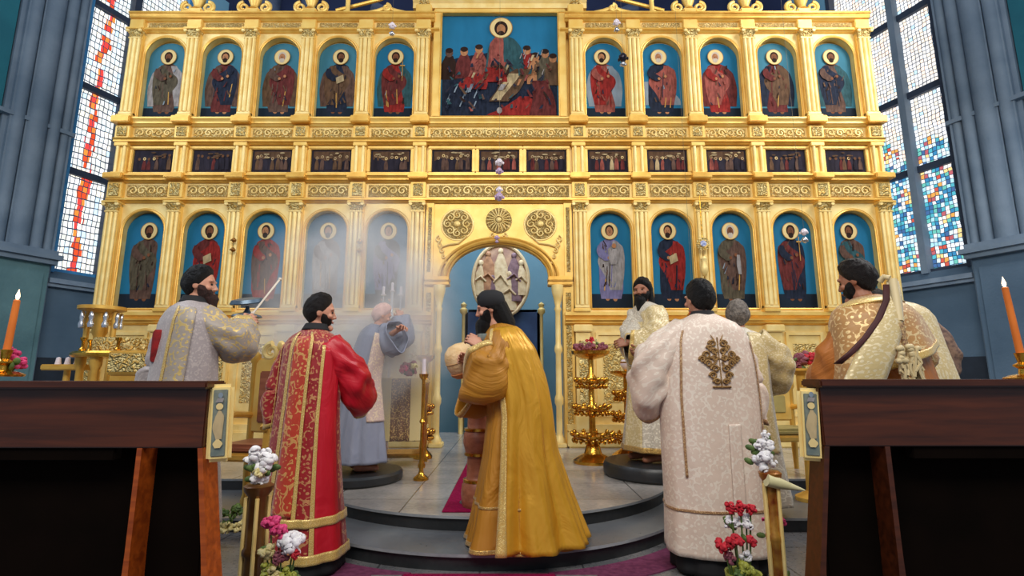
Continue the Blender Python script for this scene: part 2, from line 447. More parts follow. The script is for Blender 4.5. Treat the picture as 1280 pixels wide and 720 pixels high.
# ------------------------------------------------------------------ iconostasis
D = 7.2
PX = [1.17 + .88 * k for k in range(6)]
ICX = [PX[k] + .44 for k in range(5)]
scr = thing('iconostasis', 'tall gilded icon screen with pilasters, friezes and a central arched doorway', 'icon screen', (0, D, 0))
XE = PX[5] + .12
def arch_c(cx, w, z0, zs, n=18, rise=None, rev=False):
    """closed contour of an arched opening, width w, from z0, springing zs"""
    h = w / 2; rise = rise or h
    pts = [(cx - h, z0), (cx - h, lerp(z0, zs, .5)), (cx - h, zs)]
    for i in range(1, n): 
        a = PI - PI * i / n; pts.append((cx + h * math.cos(a), zs + rise * math.sin(a)))
    pts += [(cx + h, zs), (cx + h, lerp(z0, zs, .5)), (cx + h, z0), (cx, z0)]
    return pts
def hole(m, inner, x0, x1, z0, z1, yf, yb, mi=0):
    cx = sum(p[0] for p in inner) / len(inner); cz = (min(p[1] for p in inner) + max(p[1] for p in inner)) / 2
    hx, hz = (x1 - x0) / 2, (z1 - z0) / 2; ox, oz = (x0 + x1) / 2, (z0 + z1) / 2
    outer = []
    for x, z in inner:
        dx, dz = x - cx, z - cz
        k = min(hx / abs(dx) if abs(dx) > 1e-6 else 1e9, hz / abs(dz) if abs(dz) > 1e-6 else 1e9)
        outer.append((max(x0, min(x1, ox + dx * k)), max(z0, min(z1, oz + dz * k))))
    n = len(inner); b = len(m.v)
    m.v += [(x, yf, z) for x, z in inner] + [(x, yf, z) for x, z in outer] + [(x, yb, z) for x, z in inner]
    for i in range(n):
        k = (i + 1) % n
        m.face((b + i, b + k, b + n + k, b + n + i), mi); m.face((b + i, b + 2 * n + i, b + 2 * n + k, b + k), mi)
    # corners: fill any clipped corner with small triangles
    for i in range(n):
        k = (i + 1) % n; a, c = outer[i], outer[k]
        if abs(a[0] - c[0]) > 1e-6 and abs(a[1] - c[1]) > 1e-6:
            cr = [(X, Z) for X in (x0, x1) for Z in (z0, z1)]
            best = min(cr, key=lambda q: (q[0] - a[0]) ** 2 + (q[1] - a[1]) ** 2 + (q[0] - c[0]) ** 2 + (q[1] - c[1]) ** 2)
            q = m.vert((best[0], yf, best[1])); m.face((b + n + i, b + n + k, q), mi)
def bead(pts, y, r, m, mi=0, closed=False):
    p = [(x, y, z) for x, z in pts]
    if closed: p = p + [p[0], p[1]]
    m.tube(p, r, mi, n=6)

# plinth, dado
for sg in (-1, 1):
    xa, xb = sorted((sg * .93, sg * XE))
    m = MB(); m.box(xa, xb, -.16, .25, .2, .42, bev=.02); m.box(xa, xb, -.12, .25, .42, .5); m.build('plinth', GOLDL, scr)
    for k in range(5):
        x0, x1 = sorted((sg * (PX[k] + .12), sg * (PX[k + 1] - .12)))
        m = MB(); m.box(x0 - .02, x1 + .02, -.03, .2, .5, 1.84)
        for (i0, i1, y) in ((.06, .10, -.045),):
            for a, b, c, d in ((x0 + i0, x1 - i0, .60, .64), (x0 + i0, x1 - i0, 1.70, 1.74), (x0 + i0, x0 + i1, .64, 1.70), (x1 - i1, x1 - i0, .64, 1.70)):
                m.box(a, b, y - .01, 0, c, d)
        m.box(x0 + .16, x1 - .16, -.036, 0, .78, 1.58, 1)
        m.build('dado_panel', [GOLDL, CARVE], scr)
for i, k in enumerate([-p for p in PX[::-1]] + PX):
    m = MB(); m.box(k - .13, k + .13, -.15, .2, .42, .62, bev=.01); m.box(k - .10, k + .10, -.11, .2, .62, 1.74)
    m.box(k - .06, k + .06, -.125, -.1, .72, 1.62, 1); m.box(k - .13, k + .13, -.15, .2, 1.74, 1.84, bev=.01)
    m.build('pedestal', [GOLDL, CARVE], scr)
# lower ledge
def cornice(name, z0, z1, dmax, segs, matl, steps=4, d0=.04):
    m = MB()
    for xa, xb in segs:
        prof = [(.2, z0), (-d0, z0)]
        for i in range(steps):
            t = (i + 1) / steps; z = lerp(z0, z1, t); d = lerp(d0, dmax, (t ** .8))
            prof += [(-d, lerp(z0, z1, i / steps + .02)), (-d, z)] if i % 2 else [(-d, z)]
        prof += [(.2, z1)]
        m.sweep_x(prof, xa, xb)
    return m.build(name, matl, scr, smooth=None)
SEG2 = [(-XE - .02, -.93), (.93, XE + .02)]
FULL = [(-XE, XE)]
cornice('ledge', 1.84, 1.92, .12, SEG2, GOLD2); cornice('ledge', 1.92, 2.02, .10, SEG2, GOLD, 2)
# pilaster: clustered shafts
def pilaster(x, z0, z1, w=.2, big=False, base=True):
    m = MB(); h = w / 2
    m.box(x - h, x + h, -.07, .15, z0, z1)
    for dx, r in ((-h * .62, .026), (0, .034), (h * .62, .026)):
        m.lathe([(r, z0 + .1), (r, z1 - .16)], x + dx, -.085, 1, 10)
    if base: m.box(x - h - .015, x + h + .015, -.125, .1, z0, z0 + .05, 0, .008); m.box(x - h, x + h, -.11, .1, z0 + .05, z0 + .1, 1, .01)
    # capital
    c0 = z1 - .16
    m.box(x - h * .95, x + h * .95, -.115, .1, c0, c0 + .025, 1, .006)
    rs = []
    for t in (0, .3, .6, .85, 1):
        e = h * (.82 + .34 * t * t); y = -.10 - .045 * t * t; z = c0 + .025 + .10 * t
        rs.append([(x - e, .1, z), (x - e, y, z), (x + e, y, z), (x + e, .1, z)])
    m.rings(rs, 2)
    for dx in (-h, h): m.lathe([(.022, -.012), (.03, 0), (.022, .012)], 0, 0, 1, 12, M4=Matrix.Translation((x + dx * .95, -.14, z1 - .045)) @ Matrix.Rotation(PI / 2, 4, 'X'))
    m.box(x - h - .02, x + h + .02, -.16, .1, z1 - .03, z1, 0, .006)
    return m.build('pilaster', [GOLD, GOLDL, CARVE], scr)
ALLP = [-p for p in PX[::-1]] + PX
for x in ALLP: pilaster(x, 2.02, 3.62)
# arched fields with openings
def field(x0, x1, z0, z1, w, zb, zs, top):
    cx = (x0 + x1) / 2
    m = MB(); c = arch_c(cx, w, zb, zs)
    hole(m, c, x0, x1, z0, z1, -.02, .10)
    cc = c[:-1]
    bead(cc, -.02, .014, m, 1); bead([(lerp(cx, x, 1.09), lerp(zb, z, 1.018)) for x, z in cc], -.018, .009, m, 2)
    bead([c[-2], c[0]], -.02, .014, m, 1)
    m.build('arched_panel', [GOLDL, GOLD2, GOLD], scr)
CEN = [(sg * x) for sg in (-1, 1) for x in ICX]; CEN.sort()
for cx in CEN:
    field(cx - .36, cx + .36, 2.02, 3.62, .61, 2.07, 3.21, 3.5)
    field(cx - .36, cx + .36, 4.9, 6.36, .62, 4.96, 5.99, 6.26)
# lower entablature
SKIN_SEG = FULL
cornice('moulding', 3.62, 3.68, .09, FULL, GOLD2, 2)
bays = [(-XE, -PX[5] + .0)] 
edges = ALLP
def frieze(z0, z1, ms, proud):
    for i in range(len(edges) - 1):
        a, b = edges[i] + .11, edges[i + 1] - .11
        m = MB(); m.box(a, b, -.035, .15, z0, z1); 
        m.box(a + .04, b - .04, -.05, -.03, z0 + .035, z1 - .035, 1)
        # carved scrolls in relief
        n = max(3, int((b - a) / .16)); 
        for k in range(n):
            cx = a + .06 + (b - a - .12) * (k + .5) / n; s = 1 if k % 2 else -1; R = (z1 - z0) * .3
            m.tube([(cx + s * R * (1 - t * .8) * math.cos(t * 8), -.056, (z0 + z1) / 2 + R * (1 - t * .8) * math.sin(t * 8)) for t in [q / 14 for q in range(15)]], .011, 0, 5)
        m.build('frieze', [GOLDL, ms], scr, smooth=.7)
    for x in edges:
        m = MB(); m.box(x - .11, x + .11, -.1, .15, z0, z1, 0, .008); m.box(x - .07, x + .07, -.115, -.09, z0 + .03, z1 - .03, 1); m.build('frieze_block', [GOLD, CARVE], scr)
frieze(3.68, 3.92, CARVE2, 0)
cornice('cornice', 3.92, 4.03, .14, FULL, GOLD2, 4, .06)
for x in edges:
    m = MB(); m.box(x - .14, x + .14, -.19, .1, 3.95, 4.035, 0, .012); m.build('cornice_break', GOLD2, scr)
# small icon row
m = MB(); m.box(-XE, XE, .03, .2, 4.03, 4.56); m.build('backing', GOLDL, scr, smooth=None)
SMALL = CEN + [-.70, 0, .70]
for cx in SMALL:
    m = MB(); z0, z1, w = 4.10, 4.46, .30
    for a, b, c, d in ((cx - w - .05, cx + w + .05, z1, z1 + .05), (cx - w - .05, cx + w + .05, z0 - .05, z0), (cx - w - .05, cx - w, z0, z1), (cx + w, cx + w + .05, z0, z1)):
        m.box(a, b, -.03, .05, c, d, 0, .01)
    m.build('small_icon_frame', GOLD, scr)
for x in edges:
    m = MB(); m.box(x - .09, x + .09, -.06, .15, 4.03, 4.52)
    for dx in (-.05, .05): m.lathe([(.024, 4.07), (.024, 4.5)], x + dx, -.07, 1, 10)
    m.box(x - .1, x + .1, -.1, .1, 4.48, 4.54, 0, .008); m.box(x - .1, x + .1, -.1, .1, 4.03, 4.08, 0, .008)
    m.build('short_pilaster', [GOLD, GOLDL], scr)
cornice('moulding', 4.52, 4.60, .12, FULL, GOLD2, 3)
frieze(4.60, 4.80, CARVE, 0)
cornice('cornice', 4.80, 4.92, .13, FULL, GOLD, 4, .06)
for x in edges:
    m = MB(); m.box(x - .14, x + .14, -.18, .1, 4.82, 4.925, 0, .012); m.build('cornice_break', GOLD2, scr)
for x in ALLP: pilaster(x, 4.92, 6.38)
cornice('moulding', 6.36, 6.42, .08, SEG2, GOLD2, 2)
e0 = edges
for i in range(len(edges) - 1):
    if i == 5: continue
    a, b = edges[i] + .11, edges[i + 1] - .11
    m = MB(); m.box(a, b, -.035, .15, 6.40, 6.54); m.box(a + .04, b - .04, -.05, -.03, 6.42, 6.52, 1); m.build('frieze', [GOLDL, CARVE2], scr)
for x in edges:
    m = MB(); m.box(x - .11, x + .11, -.1, .15, 6.40, 6.55, 0, .008); m.build('frieze_block', GOLD, scr)
cornice('top_cornice', 6.54, 6.66, .14, [(-XE, -1.0), (1.0, XE)], GOLD2, 4, .06)
# centre frame for the large icon
m = MB()
for a, b, c, d in ((-1.02, 1.02, 6.70, 6.78), (-1.02, 1.02, 4.90, 4.965), (-1.02, -.90, 4.96, 6.70), (.90, 1.02, 4.96, 6.70)): m.box(a, b, -.05, .1, c, d, 0, .015)
bead([(-.9, 4.965), (-.9, 6.70), (.9, 6.70), (.9, 4.965)], -.05, .016, m, 1, True)
m.build('large_icon_frame', [GOLD, GOLD2], scr)
for sg in (-1, 1): 
    m = MB(); m.box(sg * 1.17 - .12, sg * 1.17 + .12, -.12, .1, 6.6, 6.8, 0, .01)
    m.lathe([(.05, 6.8), (.09, 6.84), (.07, 6.9), (.12, 6.98), (.12, 7.0)], sg * 1.17, -.06, 1, 14); m.build('centre_capital', [GOLD, CARVE], scr)
m = MB()
m.sweep_x([(.15, 6.78), (-.05, 6.78), (-.05, 6.86), (-.09, 6.9), (-.09, 6.96), (-.14, 7.02), (-.14, 7.06), (.15, 7.06)], -1.35, 1.35)
m.build('centre_cornice', GOLDL, scr, smooth=None)
# top finials and scrolls
def scroll(m, cx, z, s, r0, turns=1.6, th=.03, y=-.05, mi=0):
    pts = [(cx + s * (r0 * (1 - .75 * t)) * math.cos(PI / 2 - t * turns * 2 * PI), y, z + r0 * (1 - .75 * t) * math.sin(PI / 2 - t * turns * 2 * PI)) for t in [i / 26 for i in range(27)]]
    m.tube(pts, th, mi, 8, th * .5)
for sg in (-1, 1):
    for x in (PX[2], PX[3], PX[4]):
        m = MB(); X = sg * x
        m.box(X - .10, X + .10, -.12, .02, 6.66, 6.74, 0, .015)
        m.lathe([(.08, 0), (.05, .05), (.09, .14), (.1, .2), (.05, .32), (.03, .36), (.07, .42), (.02, .52)], X, -.06, 0, 16, z0=6.74)
        scroll(m, X + .17, 6.78, 1, .09, y=-.06); scroll(m, X - .17, 6.78, -1, .09, y=-.06)
        m.build('finial', GOLD, scr)
    m = MB(); X = sg * 2.36; m.lathe([(.07, 0), (.07, .03), (.035, .05), (.035, .3), (.06, .34), (.02, .5)], X, -.06, 0, 14, z0=6.66); m.build('finial', GOLD, scr)
    m = MB(); X = sg * 1.75
    m.tube([(X - .32, -.05, 6.68), (X - .15, -.05, 6.72), (X, -.05, 6.78), (X + .15, -.05, 6.72), (X + .32, -.05, 6.68)], .035, 0, 8)
    scroll(m, X, 6.76, 1, .06, y=-.08); m.build('cresting', GOLD, scr)
    m = MB()
    X = sg * 2.0
    m.tube([(sg * 1.35, .1, 7.35), (sg * 1.9, .1, 7.05), (sg * 2.6, .1, 6.85)], .03, 0, 8)
    m.build('gilt_brace', GOLD2, scr)
# centre: arched doorway
m = MB()
opw, zs, rise = 1.46, 2.52, .50
inner = [(-opw / 2, 2.40), (-opw / 2, zs - .05)] + [(opw / 2 * math.cos(PI - PI * i / 28), zs + rise * math.sin(PI * i / 28)) for i in range(29)] + [(opw / 2, zs - .05), (opw / 2, 2.40)]
# field above arch: strip from contour to the top edge
N_ = 30
def doorstrip(m, yf, mi=0):
    top = 3.62; b = len(m.v)
    arc = [(opw / 2 * math.cos(PI - PI * i / 40), zs + rise * math.sin(PI * i / 40)) for i in range(41)]
    lo = [(-1.06, zs)] + arc + [(1.06, zs)]
    for x, z in lo: m.v.append((x, yf, z)); m.v.append((x, yf, top)); m.v.append((x, yf + .18, z))
    for i in range(len(lo) - 1):
        p, q = b + 3 * i, b + 3 * i + 3
        m.face((p, q, q + 1, p + 1), mi); m.face((p, p + 2, q + 2, q), mi)
    return arc
arc = doorstrip(m, -.01)
m.build('door_spandrel', GOLD, scr, smooth=None)
m = MB()
for k, (ex, r, y) in enumerate(((1.05, .035, -.05), (1.15, .022, -.035), (.985, .02, -.03))):
    m.tube([(-1.0 if k < 2 else -.72, y, zs + (ex - 1) * .55 - .0)] * 0 + [(x * ex, y, zs + (z - zs) * ex + .0) for x, z in arc], r, 0, 8)
m.build('door_arch_moulding', GOLD2, scr)
for sg in (-1, 1):
    m = MB()
    a, b = sorted((sg * .70, sg * 1.04)); m.box(a, b, -.12, .12, 2.46, 2.52, 0, .01); m.box(a, b, -.09, .12, 2.40, 2.46, 0, .01); m.build('impost', GOLD2, scr)
    m = MB(); X = sg * .83
    m.lathe([(.075, 0), (.075, .06), (.05, .1), (.042, .14), (.042, .5), (.06, .54), (.06, .6), (.042, .66), (.038, 1.2), (.055, 1.24), (.055, 1.28), (.038, 1.34), (.036, 1.78), (.05, 1.82), (.036, 1.86), (.06, 1.98), (.08, 2.06), (.085, 2.1), (.085, 2.16)], X, -.06, 0, 16, z0=.24)
    m.box(X - .09, X + .09, -.15, .1, .2, .26, 0, .01)
    m.build('door_column', GOLDL, scr)
    m = MB(); a, b = sorted((sg * .91, sg * 1.06)); m.box(a, b, -.03, .2, .2, 2.46); m.box(a + .04, b - .04, -.045, 0, .4, 2.3, 1); m.build('door_jamb', [GOLD, CARVE], scr)
    # narrow stile above impost with border beads
    m = MB(); a, b = sorted((sg * .94, sg * 1.05)); m.box(a, b, -.035, .05, 2.52, 3.62); m.box(a + .03, b - .03, -.045, 0, 2.6, 3.55, 1); m.build('stile', [GOLD, CARVE2], scr)
    # spandrel relief: circular rosette of scrolls with a leaf tail
    m = MB(); cx, cz, R = sg * .60, 3.30, .22
    m.lathe([(R + .015, -.03), (R + .03, -.015), (R + .015, 0)], 0, 0, 0, 30, M4=Matrix.Translation((cx, -.02, cz)) @ Matrix.Rotation(PI / 2, 4, 'X'))
    m.lathe([(R, 0), (R * .98, .018), (.0, .03)], 0, 0, 1, 30, M4=Matrix.Translation((cx, -.015, cz)) @ Matrix.Rotation(PI / 2, 4, 'X'))
    for k in range(8):
        a = k * PI / 4; scroll(m, cx + math.cos(a) * R * .62, cz + math.sin(a) * R * .62, 1 if k % 2 else -1, .06, 1.3, .013, y=-.05)
    m.ell((cx, -.055, cz), (.045, .02, .045), 0)
    for k in range(5):
        t = k / 4; px_ = sg * (.86 - t * .1); pz = 3.08 - t * .34
        scroll(m, px_, pz, sg, .05 - .006 * k, 1.2, .012, y=-.04)
    m.tube([(sg * .46, -.03, 3.13), (sg * .58, -.03, 3.02), (sg * .72, -.03, 3.0), (sg * .86, -.03, 2.95)], .014, 0, 6)
    m.build('spandrel_relief', [GOLDL, CARVE2], scr)
m = MB(); cz, R = 3.36, .19
m.lathe([(R, 0), (R * .98, .02), (.0, .04)], 0, 0, 1, 30, M4=Matrix.Translation((0, -.015, cz)) @ Matrix.Rotation(PI / 2, 4, 'X'))
for k in range(20):
    a = k * PI / 10; m.tube([(math.cos(a) * .05, -.065, cz + math.sin(a) * .05), (math.cos(a) * R * .92, -.045, cz + math.sin(a) * R * .92)], .009, 0, 6)
m.ell((0, -.065, cz), (.04, .02, .04), 0); scroll(m, -.08, 3.12, -1, .05, 1.2, .012, y=-.04); scroll(m, .08, 3.12, 1, .05, 1.2, .012, y=-.04)
m.build('sunburst_rosette', [GOLDL, CARVE2], scr)
# back wall of the screen (solid behind the icons) and side returns
m = MB()
for xa, xb, za, zb in ((-XE, -1.06, .2, 6.58), (1.06, XE, .2, 6.58), (-1.06, 1.06, 3.62, 6.9)): m.box(xa, xb, .11, .24, za, zb)
m.build('core', GOLD, scr, smooth=None)
# ------------------------------------------------------------------ painted icons
def paint(name, c, v=.25, sc=14, rough=.75, c2=None):
    return mat(name, c, rough, 0, c2 or tuple(x * (1 - v) for x in c), sc, 0, stretch=(1, 1, .35), spec=.12)
PAL = {
 'sky': paint('painted_sky_blue', srgb(36, 112, 150), .2, 4), 'skyd': paint('painted_dusky_blue', srgb(58, 104, 134), .2, 4),
 'skyu': paint('painted_upper_blue', srgb(64, 122, 142), .22, 4),
 'ground': paint('painted_dark_ground', srgb(30, 42, 56), .4, 6), 'halo': paint('painted_gold_halo', srgb(226, 200, 140), .12, 6),
 'halod': paint('painted_halo_rim', srgb(164, 124, 66)), 'skin': paint('painted_skin', srgb(176, 122, 84), .3, 30),
 'skind': paint('painted_dark_skin', srgb(120, 76, 52), .3, 30), 'hair': paint('painted_dark_hair', srgb(48, 32, 26), .3),
 'grey': paint('painted_grey_hair', srgb(196, 184, 168), .2), 'red': paint('painted_red_robe', srgb(150, 44, 40), .5, 26),
 'maroon': paint('painted_maroon_robe', srgb(106, 48, 46), .5, 26), 'brown': paint('painted_brown_robe', srgb(100, 76, 66), .5, 26),
 'olive': paint('painted_olive_robe', srgb(92, 84, 68), .5, 26), 'navy': paint('painted_navy_robe', srgb(36, 44, 62), .5, 26),
 'lilac': paint('painted_lilac_robe', srgb(122, 118, 158), .35, 26), 'white': paint('painted_white_robe', srgb(158, 152, 150), .4, 26),
 'rose': paint('painted_rose_robe', srgb(156, 84, 74), .5, 26), 'teal': paint('painted_teal_robe', srgb(50, 86, 92), .4, 26),
 'cloud': paint('painted_pale_cloud', srgb(134, 148, 160), .3, 10), 'gold': paint('painted_gold_trim', srgb(198, 152, 78), .3, 30),
 'night': paint('painted_night_scene', srgb(48, 44, 56), .5, 12), 'umber': paint('painted_umber', srgb(104, 78, 58), .5, 20),
 'cream': paint('painted_cream_light', srgb(190, 168, 128), .4, 24)}
PK = list(PAL)
PI_ = {k: i for i, k in enumerate(PK)}
PM = [PAL[k] for k in PK]
class Paint:
    def __init__(s): s.m = MB(); s.lay = 0
    def poly(s, pts, col):
        s.lay += 1; y = -.0007 * s.lay
        b = len(s.m.v); s.m.v += [(x, y, z) for x, z in pts]; s.m.face([b + i for i in range(len(pts))], PI_[col])
    def strip(s, rows, col, cx=0):
        """rows (z, left, right)"""
        s.lay += 1; y = -.0007 * s.lay; b = len(s.m.v)
        rr = []
        for i in range(len(rows) - 1):
            for q in range(4):
                t = q / 4; p0 = rows[max(0, i - 1)]; p1 = rows[i]; p2 = rows[i + 1]; p3 = rows[min(len(rows) - 1, i + 2)]
                cr = lambda a, b_, c, d: .5 * (2 * b_ + (c - a) * t + (2 * a - 5 * b_ + 4 * c - d) * t * t + (3 * b_ - a - 3 * c + d) * t ** 3)
                rr.append((lerp(p1[0], p2[0], t), cr(p0[1], p1[1], p2[1], p3[1]), cr(p0[2], p1[2], p2[2], p3[2])))
        rr.append(rows[-1])
        for z, l, r in rr: s.m.v += [(cx + l, y, z), (cx + r, y, z)]
        for i in range(len(rr) - 1): s.m.face((b + 2 * i, b + 2 * i + 1, b + 2 * i + 3, b + 2 * i + 2), PI_[col])
    def disc(s, x, z, rx, rz, col, n=20, a=0):
        s.poly([(x + rx * math.cos(2 * PI * i / n) * math.cos(a) - rz * math.sin(2 * PI * i / n) * math.sin(a), z + rx * math.cos(2 * PI * i / n) * math.sin(a) + rz * math.sin(2 * PI * i / n) * math.cos(a)) for i in range(n)], col)
def arch_panel(P, w, h, rise, sky, ground, gz):
    hw = w / 2; arc = [(hw * math.cos(PI * i / 18), h - rise + rise * math.sin(PI * i / 18)) for i in range(19)]
    P.m.prism([(-hw, 0), (hw, 0)] + arc, 0, .03, PI_[sky])
    P.poly([(-hw + .003, .003), (hw - .003, .003), (hw - .003, gz), (-hw + .003, gz)], ground)
def saint(w, h, rise, rob, mantle, hair='hair', facing=0, skin='skin', item=None, sky='sky', seed=0, wide=1.18, beard=True, cape=None, low=True, tilt=0, cloud=None):
    R = random.Random(seed); P = Paint(); s = h / 1.42
    arch_panel(P, w, h, rise, sky, 'ground', (.16 if low else .2) * h)
    if cloud: 
        P.strip([(.2 * h, -w * .46, w * .46), (.3 * h, -w * .48, w * .4), (.42 * h, -w * .47, w * .1), (.5 * h, -w * .44, -w * .1)] if cloud < 0 else
                [(.2 * h, -w * .46, w * .46), (.3 * h, -w * .3, w * .48), (.42 * h, 0, w * .47), (.5 * h, w * .1, w * .44)], 'cloud')
    j = lambda a: a * (1 + R.uniform(-.12, .12))
    W_ = w * wide; f = facing
    zt = .735 * h; dx = f * .03 * w
    # feet
    P.disc(-.07 * W_, .115 * h, .05 * w, .025 * h, skin); P.disc(.08 * W_, .11 * h, .05 * w, .025 * h, skin)
    P.strip([(.11 * h, -.20 * W_, .20 * W_), (.2 * h, -j(.24) * W_, j(.22) * W_), (.42 * h, -j(.25) * W_, j(.24) * W_), (.56 * h, -j(.26) * W_, j(.25) * W_), (.655 * h, -.23 * W_, .23 * W_), (.70 * h, -.17 * W_ + dx, .17 * W_ + dx), (zt, -.06 * W_ + dx, .06 * W_ + dx)], rob)
    if cape:
        P.strip([(.18 * h, -.34 * W_, -.22 * W_), (.4 * h, -.38 * W_, -.14 * W_), (.6 * h, -.32 * W_, -.12 * W_), (.70 * h, -.18 * W_, -.06 * W_)], cape)
        P.strip([(.18 * h, .22 * W_, .34 * W_), (.4 * h, .14 * W_, .38 * W_), (.6 * h, .12 * W_, .32 * W_), (.70 * h, .06 * W_, .18 * W_)], cape)
    sg = 1 if R.random() > .5 else -1
    rows = [(.2 * h, -.02 * W_, .22 * W_), (.35 * h, -.12 * W_, .27 * W_), (.47 * h, -.24 * W_, .29 * W_), (.56 * h, -.20 * W_, .29 * W_), (.65 * h, .02 * W_, .26 * W_), (.705 * h, .06 * W_, .15 * W_)]
    if sg < 0: rows = [(z, -r, -l) for z, l, r in rows]
    P.strip(rows, mantle)
    # fold streaks
    for k in range(4):
        x = R.uniform(-.16, .16) * W_; z0 = R.uniform(.16, .3) * h; z1 = z0 + R.uniform(.12, .28) * h
        P.strip([(z0, x - .012 * w, x + .012 * w), (z1, x - .002 + sg * .03 * w, x + .016 * w + sg * .03 * w)], R.choice([rob, mantle, 'gold', 'hair']))
    for kk in range(16):
        x = R.uniform(-.2, .2) * W_; z = R.uniform(.18, .66) * h; a = R.uniform(-.5, .5); ln = R.uniform(.03, .08) * h; wd = R.uniform(.008, .022) * w
        P.poly([(x - wd, z), (x + wd, z + .004), (x + wd * .6 + a * ln, z + ln), (x - wd * .6 + a * ln, z + ln * .9)], R.choice([rob, mantle, 'brown', 'navy', 'hair', 'umber', mantle if seed % 2 else 'cloud']))
    # arms across
    P.strip([(.50 * h, -.12 * W_, -.04 * W_), (.54 * h, -.22 * W_, .0), (.60 * h, -.27 * W_, -.12 * W_), (.66 * h, -.24 * W_, -.16 * W_)], rob)
    P.disc(-.03 * w + dx, .53 * h, .035 * w, .018 * h, skin); P.disc(.10 * w, .56 * h, .035 * w, .018 * h, skin)
    if item == 'book': P.poly([(-.02 * w, .46 * h), (.16 * w, .50 * h), (.13 * w, .58 * h), (-.05 * w, .54 * h)], 'cream')
    if item == 'child':
        P.strip([(.46 * h, .0, .14 * w), (.54 * h, -.04 * w, .2 * w), (.62 * h, .06 * w, .16 * w)], 'white'); P.disc(.1 * w, .655 * h, .05 * w, .025 * h, 'skin')
    if item == 'scroll': P.strip([(.36 * h, .13 * w, .2 * w), (.46 * h, .1 * w, .2 * w), (.56 * h, .12 * w, .19 * w)], 'white')
    if item == 'cross': P.strip([(.5 * h, .17 * w, .185 * w), (.75 * h, .17 * w, .185 * w)], 'gold'); P.strip([(.69 * h, .12 * w, .235 * w), (.705 * h, .12 * w, .235 * w)], 'gold')
    # head
    hx, hz = dx * 1.5, .81 * h; r = .188 * w
    P.disc(hx, hz, r * 1.08, r * 1.14, 'halod', 28); P.disc(hx, hz, r, r * 1.06, 'halo', 28)
    P.disc(hx, hz + .005 * h, .104 * w, .060 * h, hair); 
    if hair == 'veil': pass
    P.disc(hx + f * .012 * w, hz - .006 * h, .075 * w, .050 * h, skin)
    if beard: P.disc(hx + f * .012 * w, hz - .045 * h, .06 * w, .030 * h, hair)
    P.disc(hx + f * .012 * w - .022 * w, hz, .009 * w, .004 * h, 'hair', 8); P.disc(hx + f * .012 * w + .022 * w, hz, .009 * w, .004 * h, 'hair', 8)
    P.strip([(hz - .022 * h, hx + f * .014 * w - .012 * w, hx + f * .014 * w + .012 * w), (hz - .003 * h, hx + f * .02 * w - .004 * w, hx + f * .02 * w + .004 * w)], 'skind')
    return P
def place_icon(P, name, label, group, loc):
    o = P.m.build(name, PM, loc=loc, smooth=None); return tag(o, label, 'icon', group)
LOW = [ # left to right
 dict(rob='brown', mantle='olive', skin='skind', facing=1, label='brown and olive robed saint'),
 dict(rob='maroon', mantle='red', skin='skind', facing=1, item='book', label='maroon robed saint with a book'),
 dict(rob='red', mantle='brown', facing=-1, label='red and brown robed saint'),
 dict(rob='brown', mantle='white', facing=0, item='scroll', sky='skyd', label='saint in brown with a pale mantle behind the smoke'),
 dict(rob='navy', mantle='lilac', facing=0, beard=False, sky='skyd', label='saint in navy and lilac veiled by smoke'),
 dict(rob='lilac', mantle='white', facing=0, item='child', beard=False, label='figure in lilac and white carrying a child'),
 dict(rob='navy', mantle='red', facing=-1, item='book', label='saint with a red mantle holding a cream book'),
 dict(rob='olive', mantle='brown', facing=0, hair='grey', skin='skind', item='scroll', label='grey bearded saint in an olive cloak'),
 dict(rob='navy', mantle='maroon', facing=0, skin='skind', item='cross', label='saint in dark robes with a small gold cross'),
 dict(rob='brown', mantle='teal', facing=-1, skin='skind', label='saint in brown and teal half hidden by a head')]
UP = [
 dict(rob='brown', mantle='olive', cape='white', skin='skind', facing=0, label='faded saint in brown and olive'),
 dict(rob='maroon', mantle='navy', skin='skin', facing=0, cape='brown', label='saint in maroon and navy with wide cloak'),
 dict(rob='brown', mantle='maroon', hair='grey', cape='umber', facing=0, label='white haired saint in brown and maroon'),
 dict(rob='navy', mantle='umber', skin='skind', facing=1, cape='brown', item='book', label='saint in navy and umber holding a book'),
 dict(rob='red', mantle='maroon', skin='skind', cape='teal', facing=0, item='cross', label='saint in a long red robe'),
 dict(rob='rose', mantle='red', facing=-1, cape='cloud', label='saint in rose and red with an outstretched arm'),
 dict(rob='navy', mantle='rose', facing=-1, hair='grey', cloud=-1, wide=1.3, label='saint in navy and rose, head bowed'),
 dict(rob='red', mantle='rose', facing=-1, hair='grey', cape='maroon', label='white haired saint in red and rose'),
 dict(rob='maroon', mantle='umber', skin='skind', facing=0, cape='navy', label='saint in maroon and umber on pale blue'),
 dict(rob='brown', mantle='navy', skin='skind', facing=0, cape='teal', label='dim saint in brown and navy')]
ords = ['first', 'second', 'third', 'fourth', 'fifth']
def where(i): return ('%s arched icon left of doorway' % ords[4 - i]) if i < 5 else ('%s arched icon right of doorway' % ords[i - 5])
def where_up(i): return ('%s arched icon left of large painting' % ords[4 - i]) if i < 5 else ('%s arched icon right of large painting' % ords[i - 5])
for i, cx in enumerate(CEN):
    d = dict(LOW[i]); lb = d.pop('label')
    place_icon(saint(.61, 1.425, .29, seed=i + 3, **d), 'arched_icon', '%s, %s' % (lb, where(i)), 'arched icons in the lower row', (cx, D + .075, 2.07))
    d = dict(UP[i]); lb = d.pop('label'); d.setdefault('sky', 'skyu' if i in (0, 1, 2, 3, 8, 9) else 'sky')
    place_icon(saint(.615, 1.30, .28, seed=i + 40, **d), 'arched_icon', '%s, %s' % (lb, where_up(i)), 'arched icons in the upper row', (cx, D + .075, 4.96))
